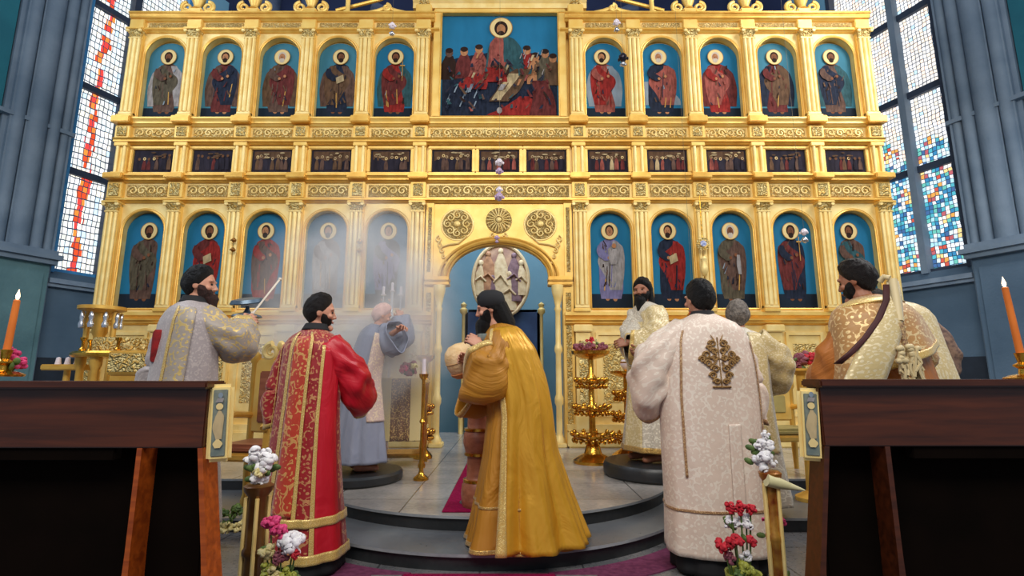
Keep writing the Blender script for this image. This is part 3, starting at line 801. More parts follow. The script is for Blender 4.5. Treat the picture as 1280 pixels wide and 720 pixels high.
tones = ['dim', 'dark', 'smoky', 'brown', 'crowded', 'warm brown', 'reddish', 'golden', 'pale topped', 'blank dark', 'gilt flecked', 'chain crossed', 'wide blue brown']
for k, cx in enumerate(SMALL):
    R = random.Random(k + 90); P = Paint(); w, h = .59, .35
    P.m.prism([(-w / 2, 0), (w / 2, 0), (w / 2, h), (-w / 2, h)], 0, .02, PI_['night'])
    edge = k in (0, 1, 8, 9)
    lightc = 'umber' if edge else 'cream'
    pts = [(-.27, .19)] + [(-.27 + .54 * q / 11, .19 + R.uniform(-.02, .05)) for q in range(12)] + [(.27, .33), (-.27, .33)]
    P.poly(pts, 'umber' if not edge else 'night')
    for q in range(7):
        x = -.22 + .44 * q / 6 + R.uniform(-.02, .02); z = .16 + R.uniform(-.03, .03)
        c = R.choice(['umber', 'brown', 'night', 'night', 'maroon'] + (['rose', 'maroon', 'cream'] if k in (5, 6, 7, 11, 12) else []))
        P.strip([(.04, x - .03, x + .03), (z - .02, x - .028, x + .03), (z + .05, x - .012, x + .012)], c)
        P.disc(x, z + .075, .022, .024, lightc if R.random() > .2 else 'halo', 12); P.disc(x, z + .074, .012, .014, 'skind', 10)
    for q in range(6): P.disc(R.uniform(-.2, .2), R.uniform(.22, .31), R.uniform(.02, .05), .012, R.choice([lightc, 'umber', 'cream' if not edge else 'umber']), 10)
    if k < 10: wh = 'above the %s' % where(k)
    else: wh = ['over the left side of the doorway', 'over the middle of the doorway', 'over the right side of the doorway'][k - 10]
    place_icon(P, 'feast_icon', '%s oblong icon %s' % (tones[k], wh), 'small oblong icons in the middle row', (cx, D + .009, 4.105))
# the large painting
P = Paint(); w, h = 1.8, 1.735
P.m.prism([(-w / 2, 0), (w / 2, 0), (w / 2, h), (-w / 2, h)], 0, .03, PI_['sky'])
P.strip([(.02, -.88, .88), (.5, -.88, .88), (.8, -.87, .87), (.95, -.8, .86), (1.03, -.6, .8), (1.1, -.2, .5)], 'navy')
R = random.Random(5)
for x, z, c in ((-.78, 1.1, 'hair'), (-.55, 1.12, 'maroon'), (-.32, 1.16, 'rose'), (.42, 1.14, 'red'), (.55, 1.02, 'skin'), (.7, 1.08, 'olive'), (.82, 1.0, 'umber')):
    P.strip([(z - .45, x - .13, x + .13), (z - .2, x - .12, x + .12), (z - .05, x - .06, x + .06)], c); P.disc(x, z, .06, .075, 'skin' if c != 'hair' else 'brown', 14); P.disc(x, z + .04, .06, .045, 'hair', 12)
P.strip([(.75, -.22, .38), (1.0, -.2, .36), (1.2, -.17, .32), (1.33, -.1, .22), (1.4, -.04, .08)], 'teal')
P.strip([(.7, -.2, .1), (1.0, -.17, .06), (1.25, -.15, .06), (1.38, -.06, .05)], 'rose')
P.disc(.02, 1.52, .18, .18, 'halod', 36); P.disc(.02, 1.52, .168, .168, 'halo', 36); P.disc(.02, 1.51, .105, .125, 'hair', 24); P.disc(.02, 1.49, .068, .09, 'skin', 20); P.disc(.02, 1.425, .05, .04, 'hair', 14)
P.strip([(.28, -.16, .14), (.45, -.05, .3), (.7, .05, .42), (.82, .25, .5)], 'umber')
P.strip([(.3, -.12, .02), (.5, .0, .16), (.74, .14, .32)], 'cream')
P.strip([(.48, -.6, -.2), (.58, -.62, -.18), (.68, -.5, -.22), (.74, -.42, -.3)], 'red')
P.strip([(.6, -.3, .12), (.72, -.26, .1), (.84, -.2, .02)], 'red')
P.strip([(.05, -.2, .62), (.14, .0, .6), (.28, .2, .54), (.36, .3, .46)], 'red')
P.strip([(.03, .45, .86), (.3, .5, .84), (.62, .5, .74)], 'maroon')
for q in range(10):
    x = -.72 + R.uniform(-.1, .35); z = .1 + R.uniform(0, .35); P.strip([(z, x, x + .02), (z + .14, x + .05, x + .07)], 'cloud')
for q in range(14):
    x = R.uniform(-.5, .5); z = R.uniform(.45, 1.0); P.strip([(z, x, x + .03), (z + .1, x + .03, x + .07)], R.choice(['skin', 'rose', 'cream', 'red', 'umber']))
P.strip([(.45, -.02, .05), (.55, .02, .1)], 'white'); P.disc(.0, .12, .04, .05, 'white')
for q in range(9): x = .3 + R.uniform(0, .35); z = R.uniform(.7, 1.05); P.strip([(z, x, x + .015), (z + .09, x + .03, x + .04)], 'white')
for q in range(90):
    x = R.uniform(-.8, .8); z = R.uniform(.05, 1.05 - .35 * abs(x)); a = R.uniform(-.8, .8); ln = R.uniform(.04, .13); wd = R.uniform(.01, .03)
    P.poly([(x - wd, z), (x + wd, z + .01), (x + wd * .5 + a * ln, z + ln), (x - wd * .6 + a * ln, z + ln * .9)], R.choice(['navy', 'navy', 'maroon', 'umber', 'hair', 'teal', 'brown', 'night', 'rose' if abs(x) < .5 else 'navy']))
tag(P.m.build('large_painting', PM, loc=(0, D + .03, 4.965), smooth=None), 'large square painting of a haloed seated figure among crowded figures on blue', 'painting')
# ------------------------------------------------------------------ people
SKIN = mat('skin', srgb(206, 150, 122), .55, 0, srgb(192, 132, 106), 20)
SKIND = mat('olive_skin', srgb(168, 112, 84), .55, 0, srgb(150, 96, 72), 20)
HAIRB = mat('black_hair', srgb(15, 12, 12), .5, 0, srgb(7, 6, 6), 60, .9, 120, stretch=(3, 3, 1), spec=.3)
HAIRD = mat('dark_brown_hair', srgb(30, 19, 15), .5, 0, srgb(15, 10, 8), 60, .9, 120, stretch=(3, 3, 1), spec=.3)
HAIRR = mat('auburn_beard', srgb(66, 28, 18), .65, 0, srgb(40, 18, 12), 60, .9, 120, stretch=(3, 3, 1))
EYEM = mat('dark_eye', srgb(26, 20, 18), .2)
BLACKC = mat('black_cloth', srgb(20, 20, 24), .8)
SHOE = mat('black_leather', srgb(14, 13, 13), .35)

def remesh(mb, name, vox, mats, parent, smooth_it=2):
    me = mb.mesh(name, mats, None)
    o = bpy.data.objects.new(name, me); COL.objects.link(o)
    r = o.modifiers.new('r', 'REMESH'); r.mode = 'VOXEL'; r.voxel_size = vox; r.use_smooth_shade = True
    if smooth_it: s = o.modifiers.new('s', 'SMOOTH'); s.factor = .5; s.iterations = smooth_it
    dg = bpy.context.evaluated_depsgraph_get(); ev = o.evaluated_get(dg)
    new = bpy.data.meshes.new_from_object(ev); o.modifiers.clear(); o.data = new
    new.materials.clear()
    for x in (mats if isinstance(mats, (list, tuple)) else [mats]): new.materials.append(x)
    new.polygons.foreach_set('use_smooth', [True] * len(new.polygons))
    if parent: o.parent = parent
    return o
def headshape(v):
    x, y, z = v
    px, py, pz = x * .077, y * .094, z * .120
    if z < 0:
        t = -z
        px *= 1 - .30 * t ** 1.3
        if y < 0: py *= 1 - .45 * smooth01(t * 1.3)
        else: py *= 1 - .05 * t
    else: py *= 1 + (.06 * z if y < 0 else -.05 * z)
    return Vector((px, py, pz))
def headmesh(m, M4, scale_fn=None, n=40, k=28, mi=0):
    rs = []
    for i in range(1, k):
        ph = -PI / 2 + PI * i / k; ring = []
        for j in range(n):
            v = (math.cos(ph) * math.cos(2 * PI * j / n), math.cos(ph) * math.sin(2 * PI * j / n), math.sin(ph))
            p = headshape(v)
            if scale_fn: p = p * scale_fn(v, p)
            # eye sockets
            elif True:
                for sx in (-1, 1):
                    d2 = ((p.x - sx * .031) ** 2 + (p.z - .008) ** 2)
                    if p.y > 0: p.y -= .011 * math.exp(-d2 / .00025)
            ring.append(M4 @ p)
        rs.append(ring)
    m.rings(rs, mi)
def hand(m, Wp, d, nrm, curl, side, s=1.0):
    """palm at wrist Wp; d finger direction, nrm palm normal (fingers curl towards it); side = thumb side sign along nrm x d"""
    d = d.normalized(); nrm = (nrm - d * nrm.dot(d)).normalized(); a = nrm.cross(d) * side
    P = lambda x, y, z: Wp + (d * x + a * y + nrm * z) * s
    for q in range(4):
        y = .030 - .0205 * q
        m.cap(P(0.0, y * .6, 0), P(.082 - .004 * abs(q - 1), y, 0), .017 * s, .0125 * s, n=8)
        base = P(.084 - .004 * abs(q - 1), y * 1.06, 0); L = (.040, .044, .041, .032)[q] * s
        ang = 0; dirv = d + a * (.10 - .075 * q); dirv.normalize(); p = base
        for sgm in range(3):
            ang += curl * (.8, 1, .7)[sgm]
            dv = dirv * math.cos(ang) + nrm * math.sin(ang)
            p2 = p + dv * L * (1, .68, .55)[sgm]
            r = (.0088, .0080, .0070)[sgm] * s
            m.cap(p, p2, r, r * .93, n=8); p = p2
    p = P(.022, .026, .004); t1 = P(.05, .058, .02); t2 = P(.082, .066 - .02 * curl, .03 + .02 * curl)
    m.cap(p, t1, .0145 * s, .011 * s, n=8); m.cap(t1, t2, .0105 * s, .0085 * s, n=8)

class Person:
    def __init__(s, label, loc, rot, H, lean=0, head=(0, 0), hands=None, skin=None, roll=0, group=None, headfwd=0, hup=.125, elbow=((-1, -.4, -.7), (1, -.4, -.7)), curl=(.5, .5), narrow=1.0):
        s.t = thing('person', label, 'person', loc, rot, group); s.H = H; s.k = H / 1.75; s.lean = lean; s.hf = headfwd
        k = s.k; s.Rw = Matrix.Rotation(rot, 4, 'Z'); s.Mi = (Matrix.Translation(loc) @ s.Rw).inverted()
        s.neck = s.bend(Vector((0, .0, 1.49)) * k)
        s.up = s.bend(Vector((0, 0, 1.6)) * k) - s.neck; s.up.normalize()
        hc = s.neck + (s.up * hup + Vector((0, .025 + headfwd, 0))) * k
        s.HM = Matrix.Translation(hc) @ Matrix.Rotation(head[0], 4, 'Z') @ Matrix.Rotation(-lean * .6 - head[1], 4, 'X') @ Matrix.Rotation(roll, 4, 'Y') @ Matrix.Diagonal((k, k, k, 1))
        m = MB()
        J = lambda x, y, z: s.bend(Vector((x, y, z)) * k)
        m.cap(J(0, 0, .98), J(0, 0, 1.25), .12 * k, .125 * k); m.cap(J(0, 0, 1.2), J(0, -.01, 1.36), .12 * k, .085 * k)
        m.cap(J(-.13, 0, 1.37), J(.13, 0, 1.37), .058 * k, .058 * k)
        m.cap(J(0, 0, 1.40), hc - Vector((0, .01, .05)) * k, .06 * k, .052 * k)
        for sx in (-1, 1):
            m.cap(J(sx * .085, 0, .95), J(sx * .10, .01, .5), .09 * k, .058 * k); m.cap(J(sx * .10, .01, .5), J(sx * .10, -.01, .09), .055 * k, .04 * k)
            m.cap(J(sx * .10, -.03, .045), J(sx * .115, .15, .035), .04 * k, .032 * k)
        headmesh(m, s.HM)
        HM = s.HM; h = lambda x, y, z: HM @ Vector((x, y, z))
        m.cap(h(0, .086, .012), h(0, .103, -.024), .008 * k, .0105 * k, n=8); m.cap(h(-.011, .094, -.028), h(.011, .094, -.028), .008 * k, .008 * k, n=8)
        m.cap(h(-.045, .078, .030), h(.045, .078, .030), .011 * k, .011 * k, n=8)
        m.cap(h(-.018, .090, -.058), h(.018, .090, -.058), .008 * k, .008 * k, n=8)
        m.cap(h(0, .078, -.100), h(0, .072, -.095), .022 * k, .022 * k, n=8)
        for sx in (-1, 1):
            m.ell(h(sx * .079, -.006, -.002), (.010 * k, .020 * k, .032 * k), R=(HM.to_3x3().normalized() @ Matrix.Rotation(sx * .35, 3, 'Z')))
            m.ell(h(sx * .05, .066, -.022), (.018 * k, .018 * k, .018 * k))
        s.arms = []
        for i, sx in enumerate((-1, 1)):
            sh = J(sx * .185 * narrow, 0, 1.40); L1, L2 = .29 * k, .27 * k
            tgt = hands[i] if hands and hands[i] is not None else None
            if tgt is None: W_ = J(sx * .27, .06, .86)
            else: W_ = s.Mi @ Vector(tgt)
            dv = W_ - sh; d = dv.length; mx = (L1 + L2) * .985
            if d > mx: W_ = sh + dv * (mx / d); d = mx
            dn = (W_ - sh).normalized(); eh = Vector(elbow[i]); eh = (eh - dn * eh.dot(dn)).normalized()
            a = (L1 * L1 - L2 * L2 + d * d) / (2 * d); hgt = math.sqrt(max(1e-6, L1 * L1 - a * a)); E = sh + dn * a + eh * hgt
            m.cap(sh - Vector((0, 0, .02)) * k, E, .046 * k, .038 * k); m.cap(E, W_, .038 * k, .026 * k)
            fd = (W_ - E).normalized()
            s.arms.append((sh, E, W_, fd))
        s.m = m; s.skin = skin or SKIN; s.curl = curl; s.hn = [None, None]
    def bend(s, p):
        a = s.lean * smooth01((p.z / s.k - .72) / .42); hip = Vector((0, 0, .93 * s.k))
        if p.z < hip.z * .6: return Vector(p)
        q = Vector(p) - hip
        return hip + Vector((q.x, q.y * math.cos(a) + q.z * math.sin(a), -q.y * math.sin(a) + q.z * math.cos(a)))
    def finish(s, normals=None, fdirs=None):
        for i, (sh, E, W_, fd) in enumerate(s.arms):
            sx = (-1, 1)[i]
            n = normals[i] if normals and normals[i] is not None else Vector((-sx, .1, -.3))
            f = fdirs[i] if fdirs and fdirs[i] is not None else fd
            hand(s.m, W_ + Vector(f).normalized() * .01, Vector(f), Vector(n), s.curl[i], -sx if False else sx * -1, s.k)
        s.body = remesh(s.m, 'body', .0046, s.skin, s.t)
        m = MB()
        for sx in (-1, 1): m.ell(s.HM @ Vector((sx * .030, .079, .006)), (.0105 * s.k, .008 * s.k, .0055 * s.k), R=s.HM.to_3x3().normalized())
        m.build('eyes', EYEM, s.t)
        return s
    def hair(s, mt, mask, name='hair', thick=.012, extra=None, vox=.005, jit=.010):
        m = MB()
        def sf(v, p):
            k = mask(*v); nz = (noise.noise(Vector(v) * 5) * .6 + noise.noise(Vector(v) * 13) * .5 + .25) * jit / .1
            return (.93 + k * (.09 + thick / .1)) + nz * k
        headmesh(m, s.HM, sf, 56, 40)
        if extra: extra(m, lambda x, y, z: s.HM @ Vector((x, y, z)))
        return remesh(m, name, vox, mt, s.t, 1)
# hair masks: x right, y face, z up (unit direction)
def m_short(x, y, z): return smooth01((z * 1.0 - y * .95 + .20 + .12 * abs(x)) / .55) * smooth01((z + .72 + (-y) * .2) / .4)
def m_full(x, y, z): return smooth01((z * 1.2 - y * 1.0 + .32) / .45) * smooth01((z + .85) / .15)
def m_beard(x, y, z): return smooth01((-z - .18 + .30 * abs(x) - .12 * max(0, y)) / .3) * smooth01((y + .05) / .3)

CLOTHS = {}
def brocade(name, base, gold, sc=16, thr=.35, metal=.5, rough=.5, base2=None, cover=1.0, bump=.25):
    t = NT(name); uv = t.coord('UV')
    nz = t.n('TexNoise', Vector=uv, Scale=3.0, Detail=3)
    w = t.n('VectorMath', {'operation': 'MULTIPLY_ADD'}, i0=nz.outputs[1], i1=(.08, .08, .08), i2=uv)
    v = t.n('TexVoronoi', {'feature': 'F1'}, Vector=w, Scale=float(sc) * 1.7)
    r = t.math('SINE', t.math('MULTIPLY', v.outputs[0], 11.0))
    v2 = t.n('TexNoise', Vector=uv, Scale=sc * 2.6, Detail=3)
    f = t.ramp(t.math('ADD', r, t.math('MULTIPLY', t.math('SUBTRACT', v2.outputs[0], .5), 4.2)), [(thr, (0, 0, 0)), (min(.99, thr + .15), (cover,) * 3)])
    big = t.n('TexNoise', Vector=uv, Scale=4.0)
    b = t.mix(big.outputs[0], base, base2 or tuple(c * .75 for c in base))
    c = t.mix(f, b, gold)
    bs = t.n('BsdfPrincipled', Base_Color=c, Roughness=rough, Metallic=t.math('MULTIPLY', f, metal))
    bs.inputs['Sheen Weight'].default_value = .25
    wr = t.n('TexNoise', Vector=uv, Scale=14.0, Detail=3)
    hh = t.math('ADD', t.math('MULTIPLY', f, .35), wr.outputs[0])
    t.set(bs.inputs['Normal'], t.n('Bump', Strength=bump, Distance=.02, Height=hh))
    t.set(t.out.inputs[0], bs); return t.m
def satin(name, a, b, rough=.38, metal=.0, sc=3, bump=.35):
    t = NT(name); uv = t.coord('UV')
    mp = t.n('Mapping', Vector=uv, Scale=(1.0, .35, 1))
    nz = t.n('TexNoise', Vector=mp, Scale=float(sc), Detail=4, Distortion=.8)
    c = t.mix(nz.outputs[0], a, b)
    bs = t.n('BsdfPrincipled', Base_Color=c, Roughness=rough, Metallic=metal)
    mp2 = t.n('Mapping', Vector=uv, Scale=(1.0, .3, 1))
    n2 = t.n('TexNoise', Vector=mp2, Scale=9.0, Detail=3, Distortion=1.2)
    t.set(bs.inputs['Normal'], t.n('Bump', Strength=bump, Distance=.05, Height=n2))
    t.set(t.out.inputs[0], bs); return t.m

def surf_obj(name, rows, mt, parent, closed=True, thick=.006, smooth=True):
    """rows[i][j] points -> cloth surface with UVs in metres and a thickness"""
    n = len(rows[0]); nr = len(rows); vs = [tuple(p) for r in rows for p in r]; fs = []
    cols = n if closed else n - 1
    us = [0.0]; mid = rows[nr // 2]
    for j in range(cols): us.append(us[-1] + (Vector(mid[(j + 1) % n]) - Vector(mid[j])).length)
    ws = [0.0]
    for i in range(nr - 1): ws.append(ws[-1] + (Vector(rows[i + 1][0]) - Vector(rows[i][0])).length)
    uvs = []
    for i in range(nr - 1):
        for j in range(cols):
            k = (j + 1) % n
            fs.append((i * n + j, i * n + k, (i + 1) * n + k, (i + 1) * n + j)); uvs += [(us[j], ws[i]), (us[j + 1], ws[i]), (us[j + 1], ws[i + 1]), (us[j], ws[i + 1])]
    me = bpy.data.meshes.new(name); me.from_pydata(vs, [], fs); me.materials.append(mt)
    ul = me.uv_layers.new(name='UVMap')
    for i, uv in enumerate(uvs): ul.data[i].uv = uv
    me.polygons.foreach_set('use_smooth', [True] * len(me.polygons))
    o = bpy.data.objects.new(name, me); COL.objects.link(o)
    if thick:
        sm = o.modifiers.new('thickness', 'SOLIDIFY'); sm.thickness = thick; sm.offset = 0
    if parent: o.parent = parent
    return o
class Robe:
    """rings: (z, cx, cy, rx, ry, fold amplitude); theta 0 = +x (wearer's right), pi/2 = front (+y)"""
    def __init__(s, P, rings, nf=11, seed=0, sharp=1.0, ex=2.3, gather=None):
        s.P = P; s.r = sorted(rings, key=lambda q: -q[0]); s.nf = nf; s.seed = seed; s.ex = ex; s.sharp = sharp
    def prof(s, z):
        r = s.r
        if z >= r[0][0]: return r[0]
        for i in range(len(r) - 1):
            if r[i][0] >= z >= r[i + 1][0]:
                t = (r[i][0] - z) / max(1e-6, r[i][0] - r[i + 1][0]); t2 = t
                return tuple(lerp(a, b, t2) for a, b in zip(r[i], r[i + 1]))
        return r[-1]
    def pt(s, th, z, off=0):
        _, cx, cy, rx, ry, am = s.prof(z); e = 2 / s.ex
        c, sn = math.cos(th), math.sin(th)
        sd = s.seed
        w = math.sin(s.nf * th + sd + .8 * math.sin(2 * th + sd) + z * .9) * .6 + math.sin((s.nf * 1.9) // 1 * th + sd * 2.3 - z * 1.5) * .3 + math.sin(3 * th + sd * 1.7 + z) * .35
        w = math.copysign(abs(w) ** s.sharp, w)
        f = 1 + am * w
        x = cx + math.copysign(abs(c) ** e, c) * (rx * f + off); y = cy + math.copysign(abs(sn) ** e, sn) * (ry * f + off)
        k = s.P.k
        return s.P.bend(Vector((x, y, z)) * k)
    def build(s, name, mt, n=120, nz=70, z0=None, z1=None, thick=.006):
        zt = s.r[0][0] if z1 is None else z1; zb = s.r[-1][0] if z0 is None else z0
        # denser near the top
        zs = [lerp(zt, zb, (i / nz) ** 1.25) for i in range(nz + 1)]
        o = surf_obj(name, [[s.pt(2 * PI * j / n, z) for j in range(n)] for z in zs], mt, s.P.t, True, thick)
        return o
    def band(s, name, mt, z0, z1, t0=0, t1=2 * PI, off=.008, n=100, nz=4, thick=.004):
        closed = abs(t1 - t0 - 2 * PI) < 1e-3
        zs = [lerp(z1, z0, i / nz) for i in range(nz + 1)]
        if closed: rows = [[s.pt(2 * PI * j / n, z, off) for j in range(n)] for z in zs]
        else: rows = [[s.pt(lerp(t0, t1, j / n), z, off) for j in range(n + 1)] for z in zs]
        return surf_obj(name, rows, mt, s.P.t, closed, thick)
    def stripe(s, name, mt, ta, tb, z0, z1, w, off=.009, nz=50, thick=.004):
        """vertical strip following theta ta (top) to tb (bottom), half-angle width w"""
        rows = []
        for i in range(nz + 1):
            t = i / nz; z = lerp(z1, z0, t); th = lerp(ta, tb, t)
            rows.append([s.pt(th + w * (q / 4 - 1) , z, off) for q in range(9)])
        return surf_obj(name, rows, mt, s.P.t, False, thick)
def sleeve(P, i, mt, r0=.085, r1=.11, r2=.15, droop=.05, upto=1.0, name='sleeve', cuff=None, nf=5, amp=.05, seed=0, sq=1.0, start=None):
    sh, E, W_, fd = P.arms[i]; k = P.k; sx = (-1, 1)[i]
    s0 = sh + Vector((-sx * .07, 0, .0)) * k
    if start: s0 = sh + Vector(start) * k
    Wt = E + (W_ - E) * upto
    ctl = [s0, lerp(s0, E, .5) , E, lerp(E, Wt, .55), Wt]
    pts = []; N = 34
    def bez(t):
        a, b, c = s0, E, Wt
        q = lerp(lerp(a, b + (b - (a + c) / 2) * .55, t), lerp(b + (b - (a + c) / 2) * .55, c, t), t); return q
    rows = []; prevs = None
    for j in range(N + 1):
        t = j / N; c = bez(t); d = (bez(min(1, t + .02)) - bez(max(0, t - .02))).normalized()
        up = Vector((0, 0, 1)); a = d.cross(up)
        if a.length < .25: a = d.cross(Vector((0, 1, 0)))
        if prevs is not None and a.dot(prevs) < 0: a = -a
        if prevs is not None: a = (a * .5 + prevs * .5); a = a - d * a.dot(d)
        a.normalize(); prevs = a; b = d.cross(a); 
        if b.z > 0: b = -b
        r = (lerp(r0, r1, t / .5) if t < .5 else lerp(r1, r2, (t - .5) / .5)) * k
        dr = droop * k * smooth01((t - .25) / .7)
        ring = []
        for q in range(48):
            th = 2 * PI * q / 48
            f = 1 + amp * (math.sin(nf * th + seed + t * 7) + .7 * math.sin(9 * t * PI + 2 * math.sin(th + seed)) * (1 - t * .4))
            pw = c + a * math.cos(th) * r + b * math.sin(th) * r
            rg = noise.noise(Vector((pw.x * 9, pw.y * 9, pw.z * 5)) + Vector((seed * 3.3, 0, 0))); rg2 = noise.noise(Vector((pw.x * 17, pw.y * 17, pw.z * 9)) + Vector((seed, 9, 0)))
            f += (abs(rg) - .2) * -.38 * smooth01(t * 3) + rg2 * .07
            bb = math.sin(th); ext = dr * max(0, bb) ** 1.2
            ring.append(c + a * math.cos(th) * r * f * sq + b * (bb * r * f + ext))
        rows.append(ring)
    o = surf_obj(name, rows, mt, P.t, True, .007)
    if cuff:
        rr = []
        for row, g in ((rows[-3], 1.03), (rows[-2], 1.035), (rows[-1], 1.035)):
            c = sum((Vector(p) for p in row), Vector()) / len(row); rr.append([c + (Vector(p) - c) * g for p in row])
        surf_obj('cuff_trim', rr, cuff, o, True, .004)
    return o
BASE = [(1.505, 0, 0, .066, .064, 0), (1.485, 0, -.004, .095, .080, 0), (1.455, 0, -.008, .165, .105, 0), (1.42, 0, -.01, .205, .12, 0.0), (1.36, 0, -.012, .225, .135, .0), (1.2, 0, -.008, .225, .15, .012), (1.0, 0, 0, .225, .165, .03), (.7, 0, 0, .24, .19, .045), (.4, 0, 0, .27, .225, .055), (.1, 0, 0, .31, .26, .065)]
def mod(rs, **kw):
    """scale widths: kw sx (dict z->scale) etc"""
    out = []
    for z, cx, cy, rx, ry, am in rs:
        g = kw.get('g', lambda z: 1)(z); gy = kw.get('gy', kw.get('g', lambda z: 1))(z); sh = kw.get('sh', lambda z: (0, 0))(z)
        out.append((z, cx + sh[0], cy + sh[1], rx * g, ry * gy, am * kw.get('am', 1)))
    return out
def shoes(P):
    m = MB(); k = P.k
    for sx in (-1, 1): m.cap(Vector((sx * .10, -.05, .045)) * k, Vector((sx * .12, .17, .04)) * k, .048 * k, .042 * k)
    m.build('shoes', SHOE, P.t)
def COLL(P): Robe(P, [(1.535, 0, .004, .064, .068, 0), (1.49, 0, 0, .088, .086, 0)], 5, 0, ex=2).build('collar', BLACKC, nz=5, thick=.008)
GTRIM = brocade('gold_braid_trim', srgb(206, 168, 88), srgb(244, 216, 140), 60, .4, .7, .4)
GTRIMD = brocade('dark_gold_braid', srgb(160, 122, 60), srgb(224, 186, 104), 60, .4, .7, .4)

# --- red vested server, back to the camera, head turned right
x = at(379, 600, 3.33).x
P = Person('person in red brocade vestment with gold bands, back turned, head turned to the right', (x, 3.33, 0), -.45, 1.68, lean=.04, head=(-.75, .05),
           hands=(None, at(452, 492, 3.62)), curl=(.5, .7), elbow=((-1, -.4, -.7), (1, -.6, -.5)))
P.finish(fdirs=(None, Vector((.3, .9, .1))))
P.hair(HAIRD, m_short, thick=.016); P.hair(HAIRD, lambda x, y, z: m_beard(x, y, z) * .8, 'beard', .006)
REDB = brocade('red_brocade', srgb(168, 20, 28), srgb(206, 150, 96), 17, .56, .35, .55, srgb(120, 10, 18), .8)
REDO = brocade('orange_red_brocade', srgb(198, 62, 30), srgb(226, 170, 96), 15, .5, .35, .5, srgb(160, 36, 20), .85)
REDS = satin('crimson_satin', srgb(206, 24, 44), srgb(160, 8, 26), .4)
rb = Robe(P, mod(BASE, g=lambda z: .95, am=.7), 9, 1.0)
rb.build('robe', REDB)
# panels: back is theta = -pi/2
B = -PI / 2
rb.stripe('back_panel', REDO, B + .18, B + .22, .36, 1.44, .26, .008)
rb.stripe('panel_trim', GTRIM, B - .13, B - .10, .32, 1.47, .05, .013); rb.stripe('panel_trim', GTRIM, B + .50, B + .54, .32, 1.47, .05, .013)
rb.stripe('side_trim', GTRIM, B + .98, B + 1.0, .10, 1.38, .06, .013)
rb.stripe('side_trim', GTRIM, B - .92, B - .95, .10, 1.38, .05, .013)
rb.stripe('side_panel', REDS, B + 1.32, B + 1.45, .13, 1.36, .40, .008)
rb.band('hem_band', GTRIM, .30, .35, off=.014); rb.band('hem_band', GTRIM, .10, .155, off=.014)
sleeve(P, 0, REDB, .09, .10, .10, .05, .95, cuff=GTRIM); sleeve(P, 1, REDS, .10, .115, .095, .08, .98, nf=6, amp=.05, cuff=GTRIM)
COLL(P)
Robe(P, [(.14, 0, 0, .27, .23, .05), (.02, 0, 0, .28, .24, .05)], 9, 1).build('cassock_hem', BLACKC, nz=6); shoes(P)

# --- white vested server, back to the camera
x = at(892, 600, 3.32).x
P = Person('person in long cream vestment with a gold cross emblem on the back', (x, 3.32, 0), .06, 1.77, lean=.02, head=(.25, .02),
           hands=(at(812, 486, 3.5), None), elbow=((-1, -.5, -.5), (1, -.3, -.8)), curl=(.6, .4))
P.finish(); P.hair(HAIRB, m_short, thick=.018)
CREAM = brocade('cream_damask', srgb(226, 206, 190), srgb(238, 226, 210), 16, .45, .1, .5, srgb(208, 184, 166), .7, .18)
CREAMT = brocade('brown_gold_edging', srgb(150, 104, 66), srgb(214, 180, 130), 70, .45, .3, .5)
RW = [(1.52, 0, 0, .062, .06, 0), (1.50, 0, 0, .10, .085, 0), (1.455, 0, -.01, .19, .125, 0), (1.41, 0, -.012, .235, .145, 0), (1.34, 0, -.012, .265, .16, .0), (1.2, 0, -.01, .285, .18, .012), (1.0, 0, 0, .30, .19, .018), (.7, 0, 0, .30, .20, .028), (.4, 0, 0, .295, .21, .035), (.12, 0, 0, .30, .23, .04)]
rb = Robe(P, RW, 7, 2.2, ex=2.6); rb.build('robe', CREAM)
rb.stripe('seam_edging', CREAMT, B - .78, B - .78, .55, 1.40, .035, .008); rb.stripe('seam_edging', CREAMT, B + .98, B + .92, .3, 1.34, .045, .008)
rb.band('hem_seam', CREAMT, .36, .375, off=.006)
rb.stripe('back_pleat', CREAM, B + .12, B + .1, .14, .85, .09, .012)
sleeve(P, 0, CREAM, .10, .115, .12, .12, .9, nf=6, amp=.06, cuff=CREAMT, seed=2); sleeve(P, 1, CREAM, .09, .095, .09, .05, .95, nf=5, cuff=CREAMT)
# emblem: gilt cross of scrolls on the back
m = MB(); OR = mat('antique_gold_embroidery', srgb(176, 138, 84), .5, .3, srgb(132, 96, 50), 60, .5, 200)
E0 = rb.pt(B + .02, 1.225, .012)
def em(x, z): 
    th = B + x * .78 / (.285); p = rb.pt(th, 1.225 + z, .011); return p
def curl_em(cx, cz, r, s, th=.008, turns=1.3):
    m.tube([em(cx + s * r * (1 - .8 * t) * math.cos(a0 := t * turns * 2 * PI), cz + r * (1 - .8 * t) * math.sin(a0)) for t in [q / 18 for q in range(19)]], th, 0, 5, th * .6)
for sx in (-1, 1):
    for cx, cz, r in ((.025, .09, .022), (.02, .045, .02), (.065, .02, .026), (.098, -.005, .022), (.058, -.03, .024), (.022, -.06, .022), (.035, -.10, .022), (.02, .0, .018), (.045, .065, .016), (.018, -.135, .018)): curl_em(sx * cx, cz, r, sx)
for a in range(6): m.tube([em(.02 * math.cos(a), .0 + .02 * math.sin(a)), em(.05 * math.cos(a), .05 * math.sin(a))], .007, 0, 5)
m.tube([em(0, -.17), em(0, .13)], .004, 0, 6); m.tube([em(-.10, 0), em(.10, 0)], .004, 0, 6)
m.tube([em(-.012, .11), em(-.03, .145)], .006, 0, 5, .002); m.tube([em(.012, .11), em(.03, .145)], .006, 0, 5, .002); m.tube([em(-.04, -.165), em(.04, -.165)], .006, 0, 5)
m.build('cross_emblem', OR, P.t)
COLL(P)
